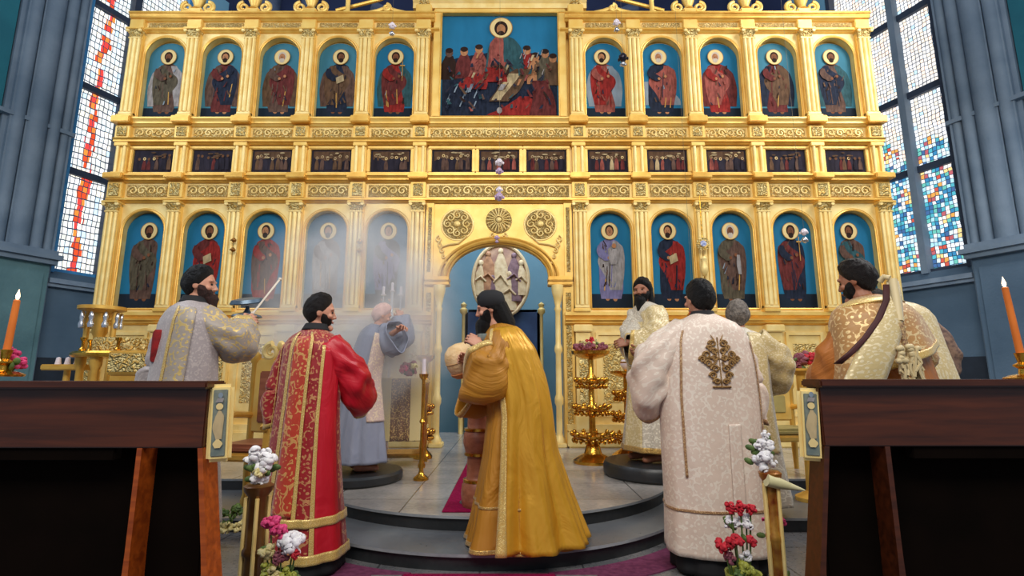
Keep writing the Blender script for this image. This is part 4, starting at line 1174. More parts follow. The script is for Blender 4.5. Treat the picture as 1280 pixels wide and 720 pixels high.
Robe(P, [(.16, 0, 0, .27, .2, .05), (.02, 0, 0, .27, .21, .05)], 9, 1).build('cassock_hem', BLACKC, nz=6); shoes(P)

# --- gold vested priest in the centre, leaning left
x = at(634, 640, 3.47).x
P = Person('bearded priest in shining gold cope and black hat leaning over a domed mitre', (x + .02, 3.47, .1), PI / 2 + .06, 1.615, lean=.14, head=(0, .12), headfwd=.03,
           hands=(at(601, 432, 3.36), at(592, 452, 3.60)), elbow=((-.6, -.2, -1), (.6, -.2, -1)), curl=(.7, .7), narrow=.9)
P.finish(fdirs=(Vector((.3, .8, .6)), Vector((-.3, .8, .3))))
def ex(m, h):
    m.cap(h(0, -.05, .0), h(0, -.09, -.12), .08, .07); m.cap(h(0, -.09, -.12), h(0, -.07, -.22), .07, .045)
P.hair(HAIRB, m_full, thick=.018, extra=ex)
P.hair(HAIRB, m_beard, 'beard', .012, extra=lambda m, h: (m.cap(h(0, .07, -.11), h(0, .10, -.26), .058, .045), m.cap(h(0, .10, -.26), h(0, .11, -.40), .046, .016)))
m = MB(); m.lathe([(.094, .015), (.102, .03), (.104, .06), (.100, .09), (.086, .118), (.05, .137), (.001, .142)], 0, -.008, 0, 32, M4=P.HM @ Matrix.Translation((0, -.005, 0)) @ Matrix.Rotation(.12, 4, 'X')); m.build('black_hat', BLACKC, P.t)
GOLDS = satin('gold_satin', srgb(226, 172, 52), srgb(188, 128, 26), .36, .3, 3, .4)
GOLDSD = satin('deep_gold_satin', srgb(200, 140, 42), srgb(150, 96, 22), .52, .1, 3, .6)
RG = [(1.505, 0, .0, .066, .066, 0), (1.48, 0, -.004, .10, .095, 0), (1.44, 0, -.008, .16, .13, 0), (1.40, 0, -.01, .19, .15, 0), (1.3, 0, -.02, .21, .19, .01), (1.1, 0, -.04, .22, .21, .02), (.85, 0, -.05, .23, .22, .04), (.6, 0, -.05, .25, .24, .07), (.35, 0, -.055, .27, .29, .09), (.12, 0, -.06, .30, .345, .10), (.012, 0, -.06, .32, .375, .12)]
rb = Robe(P, RG, 6, .6, sharp=.8, ex=2.1); rb.build('cope', GOLDSD, n=160, nz=90)
# outer cape panel thrown over the back, trailing to the right
rows = []
for i in range(61):
    t = i / 60; z = lerp(1.47, .03, t ** 1.15); row = []
    for j in range(61):
        u = j / 60; th = lerp(PI * .80 + .25 * t, 2 * PI - .55, u); 
        _, cx, cy, rx, ry, am = rb.prof(z); g = 1.06 + .085 * t
        fold = 1 + (.012 + .08 * t) * math.sin(9 * th + 2 * t) + .035 * t * math.sin(17 * th + 3 * t) + .02 * math.sin(23 * th - 4 * t)
        kk = .13 * max(0, t - .55) ** 1.3 * max(0, -math.sin(th))
        p = Vector((cx + math.cos(th) * rx * g * fold, cy + math.sin(th) * (ry * g * fold) - kk, z)) * P.k
        row.append(P.bend(p))
    rows.append(row)
cp = surf_obj('outer_cape', rows, GOLDS, P.t, False, .01)
surf_obj('cape_edging', [[r[j] + Vector((0, 0, 0)) + (Vector(r[j]) - Vector((0, -.05, r[j][2]))).normalized() * .012 for j in (0, 1, 2, 3)] for r in rows], GTRIM, cp, False, .004)
rb.band('hem_seam', GTRIMD, .275, .29, t0=PI / 2 - 1.2, t1=PI + .75, off=.006); rb.band('hem_band', GTRIMD, .014, .04, t0=PI / 2 - 1.2, t1=PI + .75, off=.006)
rb.stripe('front_trim', GTRIM, PI + .35, PI + .3, .05, 1.1, .035, .012)
for i, sd in ((0, 1), (1, 2)): sleeve(P, i, GOLDSD, .085, .105, .10, .30, .82, nf=4, amp=.07, seed=sd, cuff=GTRIM)

# --- bearded man by the screen, right of the doorway
Y5 = 5.2; x = at(812, 500, Y5).x
P = Person('bearded long-haired man in pale gold vestment facing left beside the floral candle stand', (x, Y5, .33), PI / 2 + .35, 1.80, lean=.0, head=(.55, .0),
           hands=(at(785, 428, 5.0), at(790, 442, 4.9)), skin=SKIND, curl=(.8, .8), elbow=((-.7, -.5, -1), (.7, -.5, -1)))
P.finish()
def ex(m, h):
    for sx in (-1, 1): m.cap(h(sx * .065, -.02, 0), h(sx * .075, -.03, -.17), .035, .04)
    m.cap(h(0, -.05, 0), h(0, -.07, -.2), .085, .075)
P.hair(HAIRB, m_full, thick=.022, extra=ex)
P.hair(HAIRB, m_beard, 'beard', .016, extra=lambda m, h: m.cap(h(0, .07, -.10), h(0, .08, -.19), .058, .03))
PALEG = brocade('pale_gold_damask', srgb(210, 190, 140), srgb(232, 216, 178), 18, .45, .3, .45, srgb(190, 164, 104), .8)
WHGR = brocade('silvery_brocade', srgb(206, 196, 178), srgb(236, 228, 210), 18, .45, .3, .45, srgb(176, 164, 146), .8)
rb = Robe(P, mod(BASE, g=lambda z: 1.02 if z > .9 else .92), 8, 3.1); rb.build('robe', WHGR)
rb.stripe('gold_stole', PALEG, PI + .1, PI + .3, .95, 1.46, .5, .012); rb.stripe('front_panel', PALEG, PI / 2 + .1, PI / 2 + .15, .12, 1.3, .4, .010)
rb.band('hem_band', GTRIMD, .10, .15, off=.012)
for i in (0, 1): sleeve(P, i, PALEG if i == 0 else WHGR, .11, .13, .11, .10, .9, seed=i, cuff=GTRIM, amp=.07)
m = MB(); m.lathe([(.0, 0), (.50, 0), (.52, .02), (.52, .10), (.50, .13), (.0, .13)], 0, 0, 0, 48); 
o = m.build('round_dais', [RISERM], loc=(x + .05, Y5, .2)); tag(o, 'low round black dais under the bearded man in pale gold', 'dais')

# --- grey vested man on the left holding a rod
x = at(226, 500, 3.5).x
P = Person('bearded man in silver-grey vestment with gold shoulder pieces raising a thin white rod', (x, 3.5, .1), -.62, 1.80, lean=.03, head=(-.70, -.02),
           hands=(None, at(303, 405, 3.75)), elbow=((-1, -.4, -.7), (1, -.5, -.9)), curl=(.5, 1.1), skin=SKIN)
P.finish(fdirs=(None, Vector((.1, .8, .5)))); P.hair(HAIRB, m_short, thick=.02)
P.hair(HAIRR, m_beard, 'beard', .016, extra=lambda m, h: m.cap(h(0, .075, -.095), h(0, .085, -.15), .05, .025))
GREYC = brocade('silver_grey_damask', srgb(176, 164, 162), srgb(196, 184, 178), 20, .5, .15, .5, srgb(150, 140, 140), .6, .15)
GREYG = brocade('silver_gold_brocade', srgb(178, 166, 150), srgb(214, 184, 110), 14, .48, .4, .45, srgb(140, 128, 122), .9)
rb = Robe(P, mod(BASE, g=lambda z: 1.04 if z > .3 else 1, am=.8), 7, .3, ex=2.5); rb.build('robe', GREYC)
rb.stripe('shoulder_band', GREYG, B + .85, B + .75, .9, 1.44, .38, .012); rb.stripe('band_edging', GTRIM, B + .47, B + .40, .9, 1.45, .05, .018)
sleeve(P, 0, GREYC, .115, .13, .13, .08, .9, cuff=GTRIM); sleeve(P, 1, GREYG, .10, .115, .09, .09, .95, nf=5, amp=.05, cuff=GTRIM, seed=1)
COLL(P)
m = MB(); k = P.k
cpt = rb.pt(B - .12, 1.20, .014); nv = (cpt - Vector((0, 0, cpt.z))).normalized(); tt = Vector((0, 0, 1)).cross(nv)
oct_ = [(-.028, .09), (.028, .10), (.042, .05), (.03, -.06), (.018, -.11), (-.018, -.11), (-.032, -.04), (-.04, .05)]
rs = [[cpt + (tt * a + Vector((0, 0, 1)) * b) * g + nv * d for a, b in oct_] for g, d in ((1, -.03), (1, .006), (.86, .014))]
m.rings(rs); m.build('red_badge', mat('dark_red_velvet', srgb(150, 14, 16), .8, 0, srgb(112, 8, 12), 20, .3, 200), P.t)
PR1 = P
# rod and fan
a = at(300, 412, 3.72); b_ = at(350, 349, 4.05)
m = MB(); m.tube([a - (b_ - a) * .15, b_], .008, 0, 8); m.ell(b_, (.014, .014, .014)); m.ell(a + (b_ - a) * .3, (.016, .016, .016))
tag(m.build('long_rod', mat('ivory_rod', srgb(226, 214, 196), .4)), 'thin ivory rod raised by the man in silver-grey', 'rod')
m = MB(); c = at(310, 378, 3.95)
m.lathe([(.0, 0), (.12, .012), (.125, .02), (.11, .045), (.05, .055), (.0, .057)], 0, 0, 0, 28, M4=Matrix.Translation(c - Vector((0, 0, .02))) @ Matrix.Rotation(.25, 4, 'X') @ Matrix.Rotation(-.06, 4, 'Y'))
m.lathe([(.012, 0), (.018, -.03), (.03, -.05), (.10, -.07), (.11, -.085), (.02, -.11), (.015, -.16)], 0, 0, 0, 20, M4=Matrix.Translation(c - Vector((.0, 0, .03))))
tag(m.build('censer_dish', mat('blue_grey_enamel', srgb(96, 116, 134), .35, .4, srgb(80, 98, 116), 5)), 'blue-grey metal dish held out beside the ivory rod', 'dish')

# --- golden brown vested man at the right desk
x = at(1112, 460, 3.0).x
P = Person('dark-haired man in golden brown brocade cape stooping behind the right desk', (x, 3.0, .1), .35, 1.76, lean=.16, head=(.35, .12),
           hands=(at(1026, 478, 3.3), at(1108, 480, 3.3)), elbow=((-.7, -.5, -1), (.6, -.5, -1)), curl=(.6, .6), skin=SKIND)
P.finish(); P.hair(HAIRD, m_short, thick=.022); P.hair(HAIRD, lambda x, y, z: m_beard(x, y, z) * .9, 'beard', .01)
BRG = brocade('golden_brown_brocade', srgb(196, 148, 84), srgb(236, 206, 148), 14, .5, .4, .45, srgb(164, 112, 54), .9)
AMB = satin('amber_satin', srgb(206, 130, 58), srgb(164, 92, 34), .4, .15, 3, .35)
RB = mod(BASE, g=lambda z: 1.12 if z > .8 else 1.05, am=.8)
rb = Robe(P, RB, 8, 1.3); rb.build('robe', AMB)
# cape over the back with slanted lower edge
rows = []
for i in range(41):
    t = i / 40; row = []
    for j in range(61):
        u = j / 60; th = lerp(PI - .55, 2 * PI + .02, u)
        zb = lerp(.98, 1.28, u) - .05 * math.sin(u * PI); z = lerp(1.495, zb, t)
        _, cx, cy, rx, ry, am = rb.prof(z); g = 1.16 + .13 * t - .1 * (1 - t) ** 4; fold = 1 + .03 * t * math.sin(8 * th + t)
        row.append(P.bend(Vector((cx + math.cos(th) * rx * g * fold, cy + math.sin(th) * ry * g * fold, z)) * P.k))
    rows.append(row)
cp = surf_obj('shoulder_cape', rows, BRG, P.t, False, .01)
surf_obj('cape_edging', [[Vector(p) + Vector((0, -.008, 0)) for p in r] for r in rows[-5:]], GTRIM, cp, False, .006)
surf_obj('collar_band', [[Vector(p) * 1.0 + Vector((0, -.012, .004)) for p in r] for r in rows[2:7]], GTRIM, cp, False, .008)
sleeve(P, 0, AMB, .09, .11, .095, .08, .95, seed=3, cuff=GTRIM, amp=.05); sleeve(P, 1, BRG, .08, .10, .09, .06, .95, seed=3, cuff=GTRIM)
# stole hanging down the back with tassels
m = MB(); y0 = 2.66
def rope(pts, r, nm, mt, par):
    m = MB(); m.tube([P.Mi @ p for p in pts], r, 0, 10); return m.build(nm, mt, par)
CR = brocade('cream_gold_cord', srgb(222, 200, 150), srgb(240, 226, 186), 50, .5, .3, .5)
stole = surf_obj('back_stole', [[P.Mi @ (at(lerp(xa, xb, q / 6), yy, yd) + Vector((0, -.012 * math.sin(q / 6 * PI), 0))) for q in range(7)] for xa, xb, yy, yd in
    ((1108, 1122, 352, 2.86), (1110, 1126, 370, 2.83), (1098, 1128, 395, 2.77), (1083, 1126, 420, 2.72), (1068, 1118, 445, 2.69), (1056, 1108, 472, 2.68), (1046, 1100, 500, 2.68))], PALEG, P.t, False, .014)
surf_obj('dark_lining', [[P.Mi @ (at(lerp(xa, xb, q / 3), yy, yd)) for q in range(4)] for xa, xb, yy, yd in
    ((1104, 1111, 356, 2.84), (1104, 1112, 375, 2.80), (1094, 1103, 398, 2.755), (1078, 1087, 421, 2.71), (1060, 1070, 440, 2.685), (1042, 1052, 455, 2.69))], mat('maroon_lining', srgb(70, 26, 26), .7), stole, False, .01)
rope([at(1116, 350, 2.84), at(1120, 375, 2.80), at(1124, 402, 2.76)], .022, 'cord', CR, P.t)
rope([at(1112, 348, 2.84), at(1105, 346, 2.86), at(1100, 352, 2.88)], .016, 'cord_knot', CR, P.t)
rope([at(1126, 404, 2.74), at(1130, 424, 2.72), at(1134, 444, 2.71)], .014, 'dark_cord', mat('maroon_cord', srgb(96, 52, 40), .7, 0, srgb(190, 160, 110), 90), P.t)
m = MB(); R_ = random.Random(4)
for q in range(46):
    a0 = at(1136 + R_.uniform(-12, 12), 440 + R_.uniform(-8, 16), 2.70 + R_.uniform(-.03, .03))
    pts = [a0 + Vector((R_.uniform(-.03, .03) * t, 0, -.11 * t)) for t in (0, .3, .6, 1)]; m.tube([P.Mi @ p for p in pts], .008, 0, 5)
for q in range(16):
    a0 = P.Mi @ at(1136 + R_.uniform(-14, 12), 436 + R_.uniform(-6, 16), 2.68); m.ell(a0, (.016, .016, .016), 0, 8, 6)
m.build('tassel', CR, P.t)
# --- second figure bowing at the right
x = at(1142, 460, 3.5).x
P = Person('person in cream gold vestment bowed low so that only the rounded back shows', (x, 3.55, .1), -.25, 1.86, lean=.35, head=(0, .9), headfwd=.13, hup=.03,
           hands=(None, at(1160, 478, 3.8)), elbow=((-1, -.3, -.6), (.5, -.4, -1)))
P.finish(); P.hair(HAIRD, m_short, thick=.02)
rb = Robe(P, mod(BASE, g=lambda z: 1.08, am=.9), 8, 4.3, ex=2.2); rb.build('robe', PALEG)
rb.stripe('back_trim', GTRIM, B - .4, B - .3, .4, 1.46, .07, .012)
sleeve(P, 0, PALEG, .12, .13, .12, .08, .95, cuff=GTRIM); sleeve(P, 1, mat('dark_patterned_lining', srgb(96, 74, 70), .7, 0, srgb(150, 120, 100), 40), .07, .085, .075, .04, .95, cuff=GTRIMD)

# --- figure behind the cream vested server
x = at(928, 500, 4.2).x
P = Person('grey-haired person in gold-edged vestment partly hidden behind the cream-vested server', (x, 4.2, .1), -.55, 1.66, lean=.10, head=(.2, .1),
           hands=(None, at(956, 462, 4.45)), elbow=((-1, -.3, -.6), (1, -.4, -.7)))
P.finish(); P.hair(mat('grey_hair', srgb(132, 122, 112), .7, 0, srgb(86, 78, 72), 40, .6, 120), m_full, thick=.03)
rb = Robe(P, mod(BASE, g=lambda z: 1.0), 8, 5.3); rb.build('robe', WHGR)
rb.stripe('shoulder_band', PALEG, B + .8, B + .8, .5, 1.45, .4, .012)
sleeve(P, 0, WHGR, .115, .13, .12, .08, .95, cuff=GTRIM); sleeve(P, 1, PALEG, .12, .14, .12, .10, .95, cuff=GTRIM, seed=4)

# --- pale figure in the smoke
x = at(452, 500, 4.9).x
P = Person('pale grey-robed person bowing in the incense smoke behind the red-vested server', (x, 4.9, .29), -1.1, 1.56, lean=.22, head=(0, .2),
           hands=(at(498, 412, 4.75), at(500, 398, 5.1)), elbow=((-.6, -.3, -.9), (.6, -.3, -.9)), curl=(.7, .7))
P.finish(); P.hair(mat('pale_pink_cap', srgb(214, 178, 168), .8, 0, srgb(196, 160, 152), 20), m_short, 'cap', .02)
PGREY = satin('misty_grey_cloth', srgb(146, 150, 166), srgb(110, 116, 136), .6, 0, 3, .3)
rb = Robe(P, mod(BASE, g=lambda z: 1.05), 8, 6.3); rb.build('robe', PGREY)
rb.stripe('brocade_panel', brocade('pink_cream_brocade', srgb(206, 184, 174), srgb(228, 208, 176), 18, .45, .2, .5, srgb(190, 160, 152), .8), .3, .5, .5, 1.4, .5, .012)
for i in (0, 1): sleeve(P, i, PGREY, .11, .13, .12, .12, .9, seed=i, amp=.08)

m = MB(); m.lathe([(.0, 0), (.42, 0), (.44, .02), (.44, .07), (.42, .09), (.0, .09)], 0, 0, 0, 48)
o = m.build('round_dais', [RISERM], loc=(x - .05, 4.95, .2)); tag(o, 'low round black dais under the pale grey figure in the smoke', 'dais')
# ------------------------------------------------------------------ choir desks
def desk(nm, sg, xe, label, ztop):
    t = thing(nm, label, 'desk', (xe, 1.9, 0))
    s = sg  # desk extends away from the centre
    def bx(m, a, b, y0, y1, z0, z1, bev=.004): m.box(min(s * a, s * b), max(s * a, s * b), y0, y1, z0, z1, 0, bev)
    m = MB(); bx(m, -.01, 2.2, -.03, .10, ztop - .028, ztop, .006); m.build('desk_top', WOOD, t)
    m = MB(); bx(m, 0, 2.15, 0, .03, ztop - .235, ztop - .028); m.build('front_apron', WOOD, t)
    m = MB(); bx(m, 0, .02, .03, .09, ztop - .235, ztop - .028); m.build('side_apron', WOOD, t)
    m = MB(); bx(m, .02, 2.1, .085, .105, .02, ztop - .20); m.build('back_panel', WOOD_SHADE, t)  # panel whose black stands in for the shade inside the desk
    for a, w, mt in ((0, .018, WOOD_LIT if sg < 0 else WOOD), (.215, .018, WOOD_LIT if sg < 0 else WOOD), (1.1, .03, WOOD)):
        m = MB(); top = ztop - .235
        rs = []
        for z, d in ((0, .012), (.3, .006), (top * .6, .0), (top, .0)):
            sp = -.12 * (1 - z / top) if a == 0 else 0
            x0, x1 = s * (a - d + sp), s * (a + w + d + sp); rs.append([(min(x0, x1), -.0, z), (max(x0, x1), 0, z), (max(x0, x1), .09, z), (min(x0, x1), .09, z)])
        m.rings(rs); m.build('leg', mt, t, smooth=None)
    m = MB(); bx(m, .32, 1.1, .01, .05, ztop - .28, ztop - .235, .003); m.build('lower_rail', WOOD_SHADE, t)
    return t
XL = at(257, 520, 1.9).x; XR = at(1027, 520, 1.9).x
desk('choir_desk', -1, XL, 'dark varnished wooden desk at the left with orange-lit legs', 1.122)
desk('choir_desk', 1, XR, 'dark varnished wooden desk at the right below the golden brown figure', 1.128)
GLZ = mat('icon_strip_glass', srgb(96, 108, 104), .15, 0, srgb(132, 136, 120), 22)
def iconstrip(px0, px1, py0, py1, Y, sg, label):
    c0 = at((px0 + px1) / 2, py1, Y); c1 = at((px0 + px1) / 2, py0, Y); w = abs(at(px1, py0, Y).x - at(px0, py0, Y).x); h = c1.z - c0.z
    t = thing('hanging_icon', label, 'icon', c0, sg * .15)
    t.rotation_euler = (0, -sg * -.035, sg * -.25)
    r = .02
    m = MB(); m.box(-w / 2, w / 2, -.014, .014, 0, h, 0, .012); m.build('frame', GOLDL, t)
    m = MB(); m.box(-w / 2 + .018, w / 2 - .018, -.018, -.012, .02, h - .02, 0, .002); m.build('glass', GLZ, t)
    P = Paint(); P.lay = 30
    P.strip([(.08, -.008, .012), (.12, -.02, .014), (.16, -.012, .016), (.18, -.004, .006)], 'cream'); P.disc(0, .195, .012, .012, 'halo', 12)
    P.strip([(.05, -.01, .008), (.065, -.016, .016), (.08, -.006, .004)], 'halo'); P.disc(.002, .235, .008, .01, 'cloud', 10); P.strip([(.21, -.014, .01), (.225, -.008, .014)], 'white')
    P.m.build('painted_figure', PM, t, smooth=None)
iconstrip(259, 287, 480, 577, 1.93, -1, 'narrow gold-framed icon hanging at the end of the left desk')
iconstrip(1002, 1029, 485, 576, 1.93, 1, 'narrow gold-framed icon hanging at the end of the right desk')

# ------------------------------------------------------------------ candles on the desks
WAX = mat('orange_wax', srgb(226, 122, 40), .45, 0, srgb(206, 104, 30), 6)
FLM = NT('candle_flame'); e_ = FLM.n('Emission', Color=(1, .72, .42), Strength=5.0); FLM.set(FLM.out.inputs[0], e_); FLM = FLM.m
def desk_candle(px, pytop, pybase, Y, lean, label):
    b = at(px, pybase, Y); tp = at(px, pytop, Y); h = tp.z - b.z
    t = thing('candlestick', label, 'candlestick', b); t.rotation_euler = (0, lean, 0)
    m = MB(); m.lathe([(.0, 0), (.065, 0), (.068, .008), (.05, .016), (.02, .022), (.016, .04), (.03, .05), (.03, .056), (.014, .064), (.018, .09), (.02, .10), (.0, .10)]); m.build('holder', BRASS, t)
    m = MB(); m.lathe([(.0, .085), (.0125, .085), (.011, h * .8), (.0105, h - .03), (.004, h - .026), (0, h - .026)], n=16); m.build('candle', WAX, t)
    m = MB(); m.lathe([(.001, h - .03), (.006, h - .02), (.007, h - .012), (.004, h), (.0005, h + .014)], n=12); m.build('flame', FLM, t)
desk_candle(2, 366, 470, 1.98, .04, 'gold candlestick with a tall orange candle on the left desk')
desk_candle(1283, 350, 474, 1.98, -.07, 'gold candlestick with a tall orange candle on the right desk')

# ------------------------------------------------------------------ flowers
PINK = mat('pink_petals', srgb(226, 76, 130), .7, 0, srgb(190, 40, 96), 60)
WHITEP = mat('white_petals', srgb(240, 238, 236), .7, 0, srgb(214, 210, 216), 60)
REDP = mat('red_petals', srgb(206, 34, 50), .7, 0, srgb(160, 16, 34), 60)
CREAMP = mat('cream_petals', srgb(226, 214, 160), .7, 0, srgb(196, 178, 110), 60)
PLUM = mat('plum_petals', srgb(110, 50, 70), .7, 0, srgb(150, 84, 90), 60)
LEAFM = mat('green_leaves', srgb(92, 116, 52), .6, 0, srgb(60, 84, 36), 40)
LEAFY = mat('yellow_green_wrap', srgb(176, 178, 70), .5, 0, srgb(132, 138, 50), 30)
def blossom(m, c, r, mi, R):
    n = 9
    for i in range(n):
        u = Vector((R.gauss(0, 1), R.gauss(0, 1), R.gauss(0, 1) * .8 + .3)).normalized()
        Rm = u.to_track_quat('Z', 'Y').to_matrix()
        m.ell(Vector(c) + u * r * .55, (r * .5, r * .42, r * .26), mi, 7, 5, R=Rm)
def bouquet(label, base, blobs, stems=True, wrap=None, seed=0, nm='flower_bouquet', cat='flowers', leafy=10):
    """blobs: (dx,dy,dz, radius, material) relative to base; each cluster of petals is one part"""
    t = thing(nm, label, cat, base); R = random.Random(seed)
    for dx, dy, dz, r, mt in blobs:
        m = MB()
        for q in range(9 + int(r * 160)):
            u = Vector((R.gauss(0, 1), R.gauss(0, 1), R.gauss(0, 1))).normalized() * r * R.uniform(.3, .8)
            blossom(m, (u.x * 1.15, u.y * 1.15, u.z * 1.1), r * .56, 0, R)
        m.build('blossom', mt, t, loc=(dx, dy, dz))
        if stems: m = MB(); m.tube([(0, 0, .02), (dx * .6, dy * .6, dz * .5), (dx, dy, dz)], .004, 0, 5); m.build('stem', LEAFM, t)
    m = MB()
    for q in range(leafy):
        a = R.uniform(0, 2 * PI); rr = R.uniform(.03, .08); z = R.uniform(.2, .9) * max(b[2] for b in blobs)
        m.ell((math.cos(a) * rr, math.sin(a) * rr, z), (.026, .008, .015), 0, 7, 5, R=Matrix.Rotation(a, 3, 'Z') @ Matrix.Rotation(R.uniform(-.8, .3), 3, 'Y'))
    m.build('leaves', LEAFM, t)
    if wrap:
        m = MB(); m.lathe([(.02, 0), (.035, .0), wrap, (wrap[0] - .008, wrap[1] - .005), (.02, .01)], n=16); m.build('wrapping', LEAFY, t)
    return t
bouquet('bunch of pink flowers at the foot of the left candle', at(6, 471, 2.02), [(-.02, 0, .06, .035, PINK), (.035, .01, .05, .03, PINK), (.0, .02, .085, .025, PINK)], seed=1, leafy=6)

def post(nm, label, px, py0, Y, z0=0, r=.045, mt=BRASS):
    """gold column with red core, flower holder on top"""
    c = at(px, py0, Y); t = thing(nm, label, 'flower stand', (c.x, Y, z0)); h = c.z - z0
    m = MB(); m.lathe([(0, 0), (.11, 0), (.11, .02), (.08, .04), (.05, .07), (r, .10), (r, h * .5), (r * 1.25, h * .52), (r * 1.25, h * .55), (r, h * .57), (r, h - .06), (r * 1.5, h - .03), (r * 1.6, h - .01), (r * 1.2, h), (0, h)], n=20)
    m.build('column', mt, t); m = MB()
    for q in range(4):
        a = q * PI / 2 + .4
        m.tube([(math.cos(a) * (r + .008), math.sin(a) * (r + .008), .1), (math.cos(a) * (r + .008), math.sin(a) * (r + .008), h - .06)], .009, 0, 6)
    m.build('moulded_rib', GOLDL, t)
    return t, h
t, h = post('flower_post', 'brown and gold pedestal column between the left desk and the red-vested server', 324, 604, 2.55, 0, .042, mat('brown_gilt_column', srgb(120, 84, 40), .3, .4, srgb(84, 50, 24), 10))
bouquet('round bunch of white and peach flowers on top of the left pedestal column', (t.location.x, 2.55, h), [(0, -.01, .10, .062, WHITEP), (.012, -.03, .055, .03, CREAMP), (-.0, 0, .02, .045, WHITEP)], seed=2)
bouquet('bouquet of pink, white and plum flowers at the lower left beside the pedestal column', (at(352, 700, 2.45).x, 2.45, 0), [(-.06, 0, .49, .04, PINK), (-.01, -.02, .46, .036, PINK), (.05, 0, .41, .055, WHITEP), (.07, -.03, .37, .024, REDP), (.01, -.03, .36, .032, PLUM), (-.06, -.02, .38, .034, CREAMP), (-.02, -.04, .29, .035, CREAMP), (.04, -.03, .28, .035, LEAFY), (-.05, -.03, .30, .035, LEAFY)], wrap=(.08, .26), seed=3)
t, h = post('flower_post', 'gold and dark red post in front of the cream-vested server', 962, 588, 2.7, 0, .034, mat('dark_red_gilt_column', srgb(122, 46, 22), .3, .4, srgb(190, 140, 60), 14))
xx = t.location.x
bouquet('tall spray of white blossoms on the gold and dark red post', (xx - .02, 2.7, h), [(-.005, 0, .05, .05, WHITEP), (.0, 0, .12, .04, WHITEP), (.01, 0, .17, .024, WHITEP)], seed=5)
m = MB(); a = at(958, 600, 2.66); b_ = at(1006, 613, 2.66)
m.tube([a, lerp(a, b_, .3), lerp(a, b_, .7), b_], [.030, .028, .015, .004], 0, 14)
tag(m.build('paper_cone', mat('cream_paper', srgb(228, 220, 176), .6, 0, srgb(206, 198, 150), 12)), 'pointed cream paper cone sticking out to the side of the white blossoms', 'paper cone')
bouquet('bouquet with two rows of red carnations over white filler beside the cream robe', (at(928, 700, 2.5).x, 2.5, 0), [(-.045, -.02, .545, .028, REDP), (.0, -.02, .545, .028, REDP), (.045, -.02, .545, .026, REDP), (-.035, 0, .48, .034, WHITEP), (.03, 0, .48, .034, WHITEP), (-.09, -.03, .395, .036, REDP), (-.04, -.04, .405, .034, REDP), (.03, -.03, .41, .030, REDP), (-.07, -.03, .34, .03, PLUM), (0, -.04, .35, .026, WHITEP), (.0, -.04, .30, .04, LEAFY), (-.04, -.04, .28, .03, LEAFM)], wrap=(.08, .27), seed=6)
bouquet('small pink flower bunch low behind the gold and dark red post', (at(982, 690, 2.75).x, 2.85, 0), [(0, 0, .40, .03, PINK), (.04, 0, .39, .026, PINK), (-.03, 0, .40, .024, PINK)], seed=7, leafy=5)
bouquet('wreath of cream flowers on the step beyond the left desk', (at(292, 600, 3.75).x, 3.75, .1), [(-.13, 0, .04, .04, CREAMP), (-.07, -.03, .035, .04, CREAMP), (0, -.05, .03, .042, CREAMP), (.07, -.03, .035, .04, CREAMP), (.12, 0, .05, .04, CREAMP), (-.04, 0, .11, .035, LEAFM), (.04, .0, .13, .04, LEAFM)], seed=8, stems=False)
# ------------------------------------------------------------------ candle stands of the sanctuary
def orn_stand(label, x, Y, z0, H, R, seed=0, levels=3, dish=True, glass=False, nm='candle_stand'):
    t = thing(nm, label, 'candle stand', (x, Y, z0)); rd = random.Random(seed)
    m = MB()
    m.lathe([(0, 0), (R * 1.0, 0), (R * 1.0, .03), (R * .8, .06), (R * .45, .10), (R * .35, .18), (.04, .22), (.035, H * .4), (.07, H * .43), (.075, H * .47), (.035, H * .51), (.03, H * .7), (.06, H * .73), (.06, H * .76), (.03, H * .79), (.03, H * .92), (R * .6, H * .94), (R * .95, H * .97), (R * 1.0, H), (R * .9, H), (0, H * .98)], n=28); m.build('shaft', BRASS, t)
    for L in range(levels):
        z = H * (.22 + .24 * L); rr = R * (1.0 - .12 * L)
        m = MB(); m.lathe([(rr - .02, z), (rr, z + .01), (rr, z + .03), (rr - .02, z + .035), (rr - .03, z + .02)], n=32)
        for q in range(10):
            a = q * PI / 5; m.tube([(math.cos(a) * .03, math.sin(a) * .03, z - .05), (math.cos(a) * rr * .5, math.sin(a) * rr * .5, z - .045), (math.cos(a) * rr, math.sin(a) * rr, z + .02)], .009, 0, 5)
            m.ell((math.cos(a) * (rr + .008), math.sin(a) * (rr + .008), z + .045), (.026, .026, .032), 0, 8, 6)
            for s in (-1, 1):
                c = Vector((math.cos(a + s * .16) * rr * .98, math.sin(a + s * .16) * rr * .98, z - .03)); m.ell(c, (.02, .02, .026), 0, 7, 5)
        m.build('candle_ring', BRASS, t)
    return t
cs = orn_stand('ornate gold stand topped by dark red flowers right of the doorway', at(738, 500, 6.0).x, 5.9, .2, 1.22, .22, 1)
bouquet('wide low bowl of dark red flowers on the ornate gold stand', (cs.location.x, 5.9, 1.42), [(-.12, 0, .03, .07, PLUM), (0, -.02, .03, .075, PLUM), (.12, 0, .03, .07, PLUM), (-.06, 0, .08, .05, CREAMP), (.06, 0, .08, .05, CREAMP), (0, 0, .11, .05, REDP)], seed=11, stems=False, leafy=8)
c2 = orn_stand('second ornate gold stand close behind the bearded man', at(776, 500, 6.0).x + .12, 6.25, .2, 1.0, .19, 2)
CHAINM = mat('grey_wire', srgb(120, 110, 90), .5, .5)
LAMPG = mat('white_lamp_glass', srgb(236, 224, 232), .15)
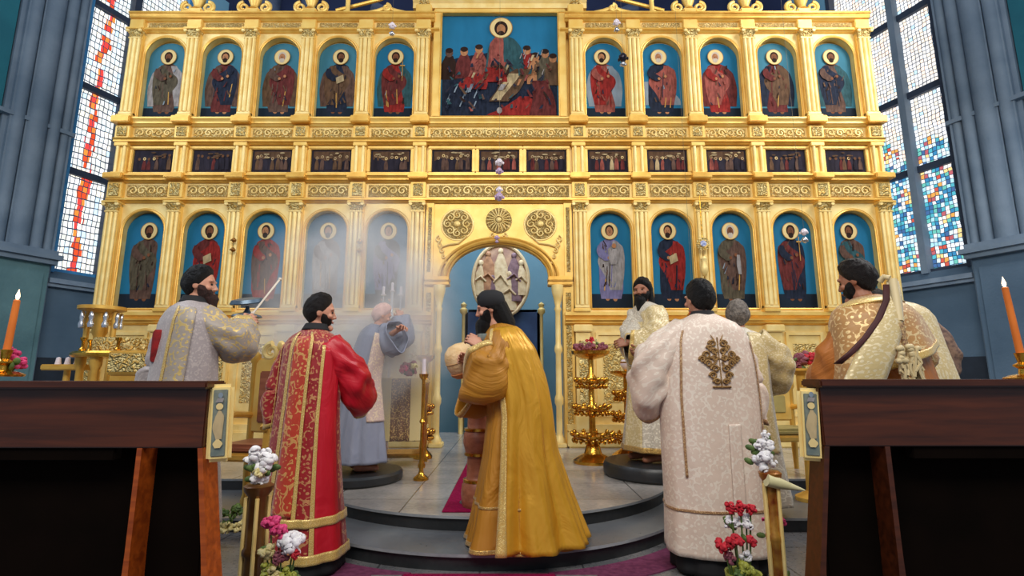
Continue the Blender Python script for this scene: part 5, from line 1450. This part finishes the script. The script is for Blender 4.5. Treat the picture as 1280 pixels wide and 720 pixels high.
def small_lamp(label, c, r=.035, chain=0, gl=None, nm='hanging_lamp', cat='lamp', gild=None):
    t = thing(nm, label, cat, c)
    m = MB(); m.lathe([(0, -r * 1.2), (r * .5, -r), (r, -r * .2), (r, r * .4), (r * .7, r * .9), (0, r * .95)], n=16); m.build('glass_bowl', gl or LAMPG, t)
    m = MB(); m.lathe([(r * 1.03, r * .2), (r * 1.12, r * .35), (r * 1.03, r * .5)], n=18); m.lathe([(0, -r * 1.6), (r * .25, -r * 1.4), (r * .3, -r * 1.15), (0, -r)], n=12)
    m.build('metal_rim', gild or BRASS, t)
    if chain:
        m = MB()
        for q in range(3):
            a = q * 2 * PI / 3; m.tube([(math.cos(a) * r, math.sin(a) * r, r * .5), (0, 0, r * 4)], .003, 0, 5)
        m.tube([(0, 0, r * 4), (0, 0, chain)], .0016, 0, 5); m.build('chain', CHAINM, t)
    return t
small_lamp('small white glass lamp between the gold stands and the bearded man', (at(776, 500, 6.0).x + .12, 6.25, 1.28), .06)
# standing lamp base for it
# left tall gold stands by the smoke
orn_stand('slender gold candle stand at the left edge of the doorway', at(532, 500, 6.3).x, 6.2, .2, 1.18, .11, 3, levels=2)
# round floor stands at far left
t = thing('candle_table', 'round gilt table with turned columns beside the left end of the icon screen', 'candle table', (at(152, 450, 5.6).x, 5.6, .2))
m = MB(); m.lathe([(0, 1.13), (.42, 1.13), (.44, 1.15), (.44, 1.17), (.42, 1.19), (0, 1.19)], n=40); m.build('table_top', BRASS, t)
m = MB(); m.lathe([(0, .0), (.40, .0), (.40, .06), (.36, .09), (0, .09)], n=40); m.build('base', BRASS, t)
for q in range(7):
    a = q * 2 * PI / 7 + .2; m = MB(); m.lathe([(.04, .09), (.05, .13), (.03, .18), (.03, .5), (.045, .55), (.03, .6), (.03, 1.0), (.05, 1.06), (.05, 1.13)], math.cos(a) * .34, math.sin(a) * .34, n=12); m.build('column', GOLD2, t)
m = MB(); m.lathe([(.26, 1.19), (.27, 1.3), (.25, 1.34), (.02, 1.35)], n=30); m.build('drum', CARVE, t)
for q in range(6):
    a = q * PI / 3; m = MB(); m.lathe([(.03, 1.19), (.035, 1.21), (.015, 1.23), (.015, 1.29), (.03, 1.31), (.03, 1.33), (0, 1.33)], math.cos(a) * .36, math.sin(a) * .36, n=10); m.build('candle_cup', BRASS, t)
t = thing('standard', 'dark and gold processional stand with silver ornaments at the left end of the screen', 'stand', (at(124, 450, 6.2).x, 6.15, .2))
m = MB(); m.lathe([(0, 0), (.2, 0), (.2, .04), (.07, .1), (.055, .3), (.055, 1.4), (.08, 1.45), (.07, 1.6), (.1, 1.68), (.24, 1.72), (.24, 1.76), (0, 1.78)], n=24); m.build('shaft', GOLD2, t)
for q in range(9):
    a = q * 2 * PI / 9; m = MB(); m.lathe([(.03, 0), (.035, .04), (.02, .08), (.028, .12), (.02, .18), (.0, .2)], math.cos(a) * .19, math.sin(a) * .19, z0=1.5, n=10); m.build('silver_drop', SILVER, t)
for q in range(2):
    m = MB(); m.lathe([(.03, 0), (.03, 1.6)], (-.16, .16)[q], 0, z0=.1, n=10); m.build('side_pole', GOLD2, t)
t = thing('candle_shelf', 'small gilt candle shelf at the far left below the window', 'candle stand', (at(100, 465, 5.7).x, 5.5, .2))
m = MB(); m.box(-.16, .22, -.12, .12, 1.0, 1.06, 0, .01); m.build('shelf_board', GOLD2, t); m = MB(); m.lathe([(.12, 0), (.12, .03), (.03, .06), (.03, 1.0)], 0.03, 0, n=16); m.build('post', GOLD2, t)
for q in range(3): m = MB(); m.lathe([(.03, 0), (.025, .03), (.02, .07), (0, .08)], -.08 + q * .1, 0, z0=1.06, n=10); m.build('votive_glass', LAMPG, t)
t = thing('gilt_box', 'gilt carved box on the floor stand left of the silver-grey figure', 'box', (at(150, 440, 5.2).x + .15, 5.0, 1.1 - .9 + .0))
m = MB(); m.box(-.02, .36, -.12, .12, .95, 1.18, 0, .015); m.box(.0, .34, -.13, -.1, .98, 1.15, 1); m.build('chest', [GOLD2, CARVE], t); m = MB(); m.box(.0, .34, -.1, .1, 0, .95, 0, .01); m.box(.03, .31, -.11, -.09, .1, .85, 1); m.build('pedestal', [GOLD2, CARVE2], t)
# gold bishop's chair / lectern behind the red vested server
def gilt_chair(label, x, Y, z0, rz, w=.5, h=1.15, seatc=None):
    t = thing('gilt_chair', label, 'chair', (x, Y, z0), rz); hw = w / 2
    for sx in (-1, 1):
        m = MB(); m.lathe([(.03, 0), (.035, .05), (.022, .1), (.03, .3), (.03, .42), (.026, .5), (.03, h - .08), (.045, h - .05), (.04, h), (.0, h + .03)], sx * hw, .22, n=12); m.build('back_post', GOLD2, t)
        m = MB(); m.lathe([(.03, 0), (.035, .05), (.022, .1), (.035, .3), (.03, .45), (.022, .66), (.03, .7)], sx * hw, -.22, n=12); m.build('front_leg', GOLD2, t)
        m = MB(); m.tube([(sx * hw, .22, .72), (sx * hw, 0, .74), (sx * hw, -.22, .70), (sx * hw, -.27, .66)], .026, 0, 8); m.build('armrest', GOLD2, t)
    m = MB(); m.box(-hw, hw, -.24, .24, .42, .48, 0, .015); m.build('seat_frame', GOLD2, t)
    m = MB(); m.box(-hw + .03, hw - .03, -.22, .2, .47, .54, 0, .025); m.build('seat_cushion', seatc or mat('wine_velvet', srgb(112, 40, 44), .8), t)
    m = MB(); m.box(-hw, hw, .20, .24, .58, h - .03, 0, .015); m.box(-hw * .7, hw * .7, .185, .21, .66, h - .14, 1, .01); m.build('backrest', [GOLD, seatc or WOODR], t)
    m = MB(); scroll(m, -.08, h + .02, -1, .07, y=.22); scroll(m, .08, h + .02, 1, .07, y=.22); m.ell((0, .22, h + .07), (.035, .02, .045)); m.build('crest', GOLDL, t)
    return t
def lectern(nm, label, x, Y, z0, rz, w, d, h, cloth, cat='lectern', finial=True):
    t = thing(nm, label, cat, (x, Y, z0), rz); hw, hd = w / 2, d / 2
    for sx in (-1, 1):
        for sy in (-1, 1):
            m = MB(); m.lathe([(.0, 0), (.035, 0), (.04, .03), (.02, .07), (.026, .2), (.018, .4), (.03, h * .5), (.018, h * .6), (.026, h - .1), (.032, h)], sx * hw, sy * hd, n=12); m.build('leg', BRASS, t)
    m = MB(); m.box(-hw - .04, hw + .04, -hd - .04, hd + .04, h, h + .05, 0, .012); m.build('top', GOLD, t)
    rows = [[(lerp(-hw, hw, q / 20), -hd - .05 - .012 * math.sin(q * 1.9) * t_ - .01, lerp(h + .055, h * .32, t_)) for q in range(21)] for t_ in [i / 14 for i in range(15)]]
    surf_obj('hanging_cloth', rows, cloth, t, False, .008)
    m = MB(); m.box(-hw, hw, -hd, hd, .10, .14, 0, .01); m.build('stretcher', BRASS, t)
    return t
BRNC = brocade('brown_gold_striped_cloth', srgb(128, 84, 50), srgb(206, 170, 104), 20, .4, .35, .5)
CRMC = brocade('cream_gold_cloth', srgb(214, 194, 140), srgb(236, 214, 150), 20, .4, .35, .5)
l1 = lectern('lectern', 'gold-legged lectern hung with brown and cream cloth in the smoke left of the doorway', at(500, 520, 5.7).x, 5.75, .2, .1, .5, .4, .86, BRNC)
m = MB(); m.box(-.27, -.08, -.275, -.255, .28, .92, 0, .004); m.box(.12, .26, -.275, -.255, .28, .92, 0, .004); m.build('side_drop', CRMC, l1)
gilt_chair('gilt carved armchair with a brown back panel between the left desk and the red-vested server', at(322, 500, 4.1).x, 4.15, .1, -.15, .44, 1.22, WOODR)
gilt_chair('gilt armchair on the step behind the cream-vested server', at(975, 500, 5.3).x, 5.3, .1, .1, .52, .98, CRMC if False else mat('pale_green_gold_upholstery', srgb(176, 160, 96), .7))
# tall glass and brass standing lamp near the lectern
t = thing('processional_candle', 'thin gold pole stand with white candle beside the smoke-veiled lectern', 'candle stand', (at(526, 560, 4.9).x, 4.95, .2))
m = MB(); m.lathe([(0, 0), (.07, 0), (.07, .02), (.03, .05), (.02, .08), (.016, .5), (.03, .52), (.016, .55), (.016, .9), (.04, .93), (.045, .96), (0, .96)], n=16); m.build('pole', BRASS, t)
m = MB(); m.lathe([(0, .96), (.02, .96), (.018, 1.1), (0, 1.1)], n=12); m.build('candle', LAMPG, t)
bouquet('round ball of dusty pink flowers beside the thin gold pole left of the doorway', (at(514, 452, 5.2).x, 5.15, 1.13), [(0, 0, .08, .075, PLUM), (-.05, -.03, .08, .05, PINK), (.04, -.04, .1, .04, CREAMP)], seed=12, stems=False, leafy=6)
# silver triple candle in front of the fifth icon
t = thing('silver_candelabrum', 'silver three-branched candelabrum in front of the smoke-veiled icon', 'candelabrum', (at(489, 400, 6.4).x, 6.4, 1.55 - 1.35))
m = MB(); m.lathe([(0, 0), (.14, 0), (.13, .03), (.03, .08), (.02, .2), (.02, 1.5), (.04, 1.55), (.02, 1.6), (.02, 2.0)], n=14)
for sx in (-1, 1): m.tube([(0, 0, 1.62), (sx * .08, 0, 1.6), (sx * .11, 0, 1.68), (sx * .11, 0, 1.95)], .013, 0, 8)
m.build('stem', SILVER, t)
for dx, z in ((-.11, 1.95), (0, 2.0), (.11, 1.95)): m = MB(); m.lathe([(.03, -.01), (.035, 0), (.018, .01), (.016, .10), (0, .11)], dx, 0, z0=z, n=12); m.build('candle', LAMPG, t)
# wooden turned pedestal, mitre and cup in front of the gold priest
px_ = at(597, 560, 3.75)
t = thing('turned_pedestal', 'reddish turned wooden pedestal with gilt bands in front of the gold-coped priest', 'pedestal', (px_.x, 3.95, .2))
m = MB(); m.lathe([(0, 0), (.11, 0), (.125, .03), (.13, .1), (.125, .16), (.10, .20), (.09, .22), (.088, .36), (.10, .38), (.11, .42), (.12, .46), (.115, .52), (.09, .56), (.088, .7), (.11, .74), (.11, .80), (0, .80)], n=32); m.build('shaft', WOODR, t)
for z, r in ((.19, .112), (.375, .106), (.55, .11)):
    m = MB(); m.lathe([(r - .01, z - .012), (r + .004, z - .008), (r + .004, z + .010), (r - .01, z + .014)], n=32); m.build('gilt_band', BRASS, t)
mc = at(576, 449, 3.7)
t = thing('mitre', 'large domed cream mitre with an orange rim held in front of the gold-coped priest', 'mitre', mc)
t.rotation_euler = (.25, -.35, 0)
m = MB(); m.lathe([(.075, -.105), (.10, -.08), (.112, -.03), (.112, .03), (.095, .075), (.06, .105), (.001, .118)], n=32); m.build('crown', mat('cream_embroidered_cloth', srgb(232, 200, 152), .6, 0, srgb(214, 176, 122), 18, .3, 60), t)
m = MB(); m.lathe([(.078, -.12), (.102, -.095), (.106, -.082), (.10, -.078), (.076, -.105)], n=32); m.build('rim', mat('orange_gold_rim', srgb(206, 126, 62), .45, .3), t)
m = MB(); m.tube([(math.cos(a) * .112, math.sin(a) * .112, .0) for a in [q * 2 * PI / 24 for q in range(25)]], .005, 0, 6); m.build('piping', mat('tan_piping', srgb(200, 158, 104), .6), t)
t = thing('holy_water_cup', 'translucent footed cup held near the priest\'s face', 'cup', at(606, 428, 3.42))
m = MB(); m.lathe([(.0, -.05), (.03, -.05), (.03, -.045), (.008, -.035), (.008, -.015), (.035, .0), (.048, .03), (.05, .055), (.046, .055), (.042, .03), (.0, .005)], n=24); m.build('bowl', mat('smoky_glass', srgb(150, 164, 160), .12, .2), t)
# grey draped lower stand under the mitre
m = MB(); m.lathe([(.0, 0), (.09, 0), (.085, .02), (.03, .05), (.028, .5), (.05, .53), (.03, .56), (.03, .93), (.07, 1.0), (.08, 1.02), (0, 1.02)], n=20)
tag(m.build('stand', mat('dark_grey_metal', srgb(92, 92, 104), .4, .3), loc=(mc.x + .06, 4.05, .2)), 'dark grey metal stand below the cream mitre', 'stand')

# ------------------------------------------------------------------ altar room through the doorway
t = thing('altar_medallion', 'large round cream relief of robed figures hanging in the doorway', 'medallion', (at(626, 350, 9.2).x, 9.2, at(626, 398, 9.2).z))
R_ = (at(660, 350, 9.2).x - at(589, 350, 9.2).x) / 2; Hh = at(626, 305, 9.2).z - at(626, 398, 9.2).z
OV = Matrix.Translation((0, 0, Hh / 2)) @ Matrix.Diagonal((1, 1, Hh / 2 / R_, 1)) @ Matrix.Rotation(PI / 2, 4, 'X')
m = MB(); m.lathe([(R_, -.03), (R_, .03), (R_ * .6, .034), (.001, .036)], n=44, M4=OV); m.build('disc', mat('rose_cream_enamel', srgb(196, 160, 136), .5, 0, srgb(160, 122, 112), 7), t)
m = MB(); m.tube([OV @ Vector((R_ * .97 * math.cos(a), R_ * .97 * math.sin(a), .035)) for a in [q * 2 * PI / 48 for q in range(49)]], .035, 0, 8); m.build('rim', mat('cream_rim', srgb(232, 206, 166), .5), t)
CRF = [mat('cream_relief', srgb(232, 212, 178), .5, 0, srgb(206, 178, 140), 12), mat('mauve_relief', srgb(146, 116, 128), .5, 0, srgb(112, 84, 96), 12), mat('tan_relief', srgb(196, 146, 110), .5, 0, srgb(160, 112, 84), 12)]
for q, (dx, w_, z0, z1, mi) in enumerate(((0, .13, .08, .86, 0), (-.23, .13, .2, .82, 2), (.24, .12, .22, .80, 1), (-.15, .09, .1, .5, 1), (.16, .11, .1, .55, 0), (-.36, .09, .3, .70, 0), (.37, .09, .3, .70, 0))):
    m = MB(); y = -.05
    rs = []
    for z, s in ((z0, 1.2), (lerp(z0, z1, .4), 1.1), (lerp(z0, z1, .75), 1.0), (z1 - .04, .5), (z1, .3)):
        rs.append([(dx + math.cos(a) * w_ * s, y + math.sin(a) * .03, z * Hh) for a in [k_ * PI / 6 for k_ in range(12)]])
    m.rings(rs); m.ell((dx, y - .01, z1 * Hh + .04), (.05, .03, .06)); m.tube([(dx - w_, y - .02, lerp(z0, z1, .5) * Hh), (dx, y - .045, lerp(z0, z1, .62) * Hh), (dx + w_, y - .02, lerp(z0, z1, .45) * Hh)], .022, 0, 8); m.build('relief_figure', CRF[mi], t)
m = MB(); m.tube([(0, 0, Hh), (0, 0, Hh + 1.0)], .008, 0, 6); m.build('hanging_cord', BRASS, t)
t = thing('throne', 'dark blue high-backed throne with gilt posts inside the doorway', 'throne', (at(628, 450, 9.3).x, 9.0, 0))
zt = at(628, 387, 9.3).z; xw = (at(674, 400, 9.3).x - at(581, 400, 9.3).x) / 2
BLV = mat('dark_blue_velvet', srgb(40, 66, 108), .8, 0, srgb(30, 52, 90), 4)
m = MB(); m.box(-xw, xw, .25, .35, .5, zt, 0, .05); m.build('backrest', BLV, t)
m = MB(); m.box(-xw, xw, -.3, .3, .45, .62, 0, .03); m.build('seat', BLV, t)
for sx in (-1, 1):
    m = MB(); m.lathe([(.05, 0), (.06, .05), (.035, .1), (.045, .6), (.03, .9), (.03, zt - .1), (.07, zt - .05), (.07, zt), (.04, zt + .03), (.06, zt + .09), (0, zt + .14)], sx * (xw + .03), .28, n=14); m.build('back_post', GOLDL, t)
    m = MB(); m.lathe([(.05, 0), (.06, .05), (.035, .1), (.045, .5)], sx * xw, -.26, n=12); m.build('front_leg', GOLDL, t)

# ------------------------------------------------------------------ hanging lamps
def beads(label, px, pys, Y, rs, mats, top, nm='hanging_lamp'):
    c = at(px, pys[-1], Y); t = thing(nm, label, 'lamp', c)
    for i, (py, r) in enumerate(zip(pys, rs)):
        p = at(px, py, Y); m = MB(); z = p.z - c.z
        m.lathe([(0, -r * 1.2), (r * .5, -r * 1.0), (r, -r * .2), (r * .95, r * .4), (r * .5, r), (0, r * 1.1)], z0=z, n=16)
        for q in range(5): a = q * 2 * PI / 5; m.ell((math.cos(a) * r * 1.1, math.sin(a) * r * 1.1, z - r * .2), (r * .3, r * .3, r * .45), 0, 7, 5)
        m.build('glass_cup', mats[i % len(mats)], t)
    zt = at(px, top, Y).z - c.z; m = MB(); m.tube([(0, 0, 0), (0, 0, zt)], .0016, 0, 5); m.build('chain', CHAINM, t)
    return t
LG = mat('lilac_glass', srgb(196, 168, 200), .12); RGl = mat('rose_glass', srgb(190, 110, 140), .15)
beads('white and lilac hanging lamp cluster above the middle of the doorway', 624, (203, 214, 237, 246), 6.2, (.045, .04, .035, .05), (LAMPG, LG), -120)
beads('tiny lilac lamp hanging at the top of the doorway arch', 621, (297, 302), 7.05, (.03, .02), (LG,), 262)
beads('small crystal lamp above the red-robed upper icon left of the large painting', 490, (32, 42), 6.3, (.04, .03), (LAMPG, SILVER), -100)
beads('small crystal lamp above the first upper icon right of the large painting', 771, (28, 37), 6.3, (.04, .03), (LAMPG, SILVER), -100)
beads('dark hanging lamp at the edge of the first upper icon right of the large painting', 779, (72, 80), 6.3, (.055, .035), (mat('dark_lamp_metal', srgb(46, 42, 54), .3, .6), SILVER), -100)
beads('crystal lamp in front of the fourth lower icon right of the doorway', 1006, (290, 300), 6.3, (.04, .035), (LAMPG, SILVER), -100)
beads('gilt lamp hanging on the pilaster left of the second lower icon right', 449, (302, 313), 7.03, (.035, .03), (BRASS,), 226)
beads('gilt lamp hanging between the second and third lower icons left', 291, (300, 312), 7.03, (.03, .03), (mat('aged_brass', srgb(168, 116, 54), .3, .8),), 226)
# pendant with enamel icon on the pilaster right
t = thing('icon_pendant', 'gilt pendant with blue oval enamel before the pilaster above the cream-vested head', 'pendant', at(881, 345, 7.0))
zc = at(881, 305, 7.0).z - t.location.z
m = MB(); RT = Matrix.Translation((0, 0, zc)) @ Matrix.Rotation(PI / 2, 4, 'X')
m.lathe([(.09, -.01), (.095, .01), (.06, .025), (0, .025)], n=24, M4=RT); m.build('oval_frame', CARVE, t)
m = MB(); m.lathe([(.048, .02), (.04, .035), (0, .038)], n=20, M4=RT); m.build('enamel', mat('blue_white_enamel', srgb(110, 130, 190), .2, 0, srgb(220, 220, 230), 30), t)
m = MB(); m.lathe([(0, -.09), (.03, -.07), (.055, .0), (.05, .05), (.03, .12), (.045, .16), (.02, .2)], z0=.08, n=14); m.build('lower_cup', GOLDL, t)
m = MB(); m.lathe([(0, -.04), (.03, 0), (.028, .07), (0, .08)], z0=.15, n=12); m.build('white_glass', LAMPG, t)
m = MB(); m.tube([(0, 0, zc + .09), (0, 0, zc + .72)], .006, 0, 6); m.build('chain', BRASS, t)
small_lamp('red glass vigil lamp seen left of the cream-vested server\'s head', at(867, 396, 5.4), .06, chain=8, gl=mat('red_glass', srgb(176, 60, 50), .2))
bouquet('red and plum bouquet in front of the golden brown figure at the right', at(1001, 452, 4.6), [(0, 0, .02, .075, PLUM), (.06, -.02, .03, .06, REDP), (-.07, 0, -.03, .05, PLUM), (.0, 0, -.08, .05, LEAFM)], seed=14, stems=False, leafy=6)
t = thing('plant_pedestal', 'slim gilt pedestal under the red and plum bouquet at the right', 'pedestal', (at(1001, 452, 4.6).x, 4.6, .1)); hh = at(1001, 452, 4.6).z - .16
m = MB(); m.lathe([(0, 0), (.14, 0), (.14, .03), (.05, .08), (.04, hh * .5), (.06, hh * .55), (.04, hh * .6), (.05, hh - .06), (.11, hh - .02), (.11, hh), (0, hh)], n=20); m.build('shaft', GOLD2, t)
small_lamp('silver and white lamp glass beside the cream-vested server\'s right shoulder', at(958, 463, 4.6), .055, gild=SILVER)

# ------------------------------------------------------------------ incense smoke
def smoke(c, r, dens, seed, label, sc=1.6):
    t = NT('smoke_%d' % seed); co = t.coord()
    mp = t.n('Mapping', Vector=co, Location=(seed * 3.1, seed, 0)); nz = t.n('TexNoise', Vector=mp, Scale=sc, Detail=4, Distortion=.6)
    L = t.n('VectorMath', {'operation': 'LENGTH'}, i0=t.n('VectorMath', {'operation': 'DIVIDE'}, i0=co, i1=r))
    fall = t.n('MapRange', {'interpolation_type': 'SMOOTHSTEP'}, Value=L.outputs['Value'], From_Min=.15, From_Max=1.0, To_Min=1.0, To_Max=0.0)
    d = t.math('MULTIPLY', t.math('MULTIPLY', fall, t.ramp(nz.outputs[0], [(.34, (0, 0, 0)), (.66, (1, 1, 1))])), dens)
    v = t.n('VolumePrincipled', Color=(.99, .99, 1.0), Density=d, Anisotropy=-.25)
    t.set(t.out.inputs[1], v)
    m = MB(); m.ell((0, 0, 0), r, 0, 32, 20)
    o = m.build('incense_smoke', t.m, loc=c); t.m.volume_intersection_method if False else None
    o.visible_shadow = True
    return tag(o, label, 'smoke', kind='stuff')
smoke(at(446, 405, 5.35), (1.3, .95, 1.65), 4.2, 1, 'pale incense smoke drifting in front of the lower icons left of the doorway')
smoke(at(412, 345, 5.0), (.38, .4, .62), 3.5, 2, 'denser rising puff of incense smoke above the red-vested server', 3.0)

# ------------------------------------------------------------------ shared groups of repeats
GR = {'choir_desk': 'dark wooden choir desks', 'hanging_icon': 'narrow icons at the desk ends', 'candlestick': 'candlesticks on the desks', 'flower_bouquet': 'flower arrangements',
      'flower_post': 'flower posts beside the desks', 'candle_stand': 'ornate gold candle stands', 'gilt_chair': 'gilt armchairs', 'hanging_lamp': 'small hanging lamps',
      'round_dais': 'round black daises', 'person': 'vested people at the service', 'carpet_runner': 'crimson carpet strips'}
for o in list(bpy.data.objects):
    st = o.name.split('.')[0]
    if o.parent is None and 'category' in o and 'group' not in o and st in GR: o['group'] = GR[st]
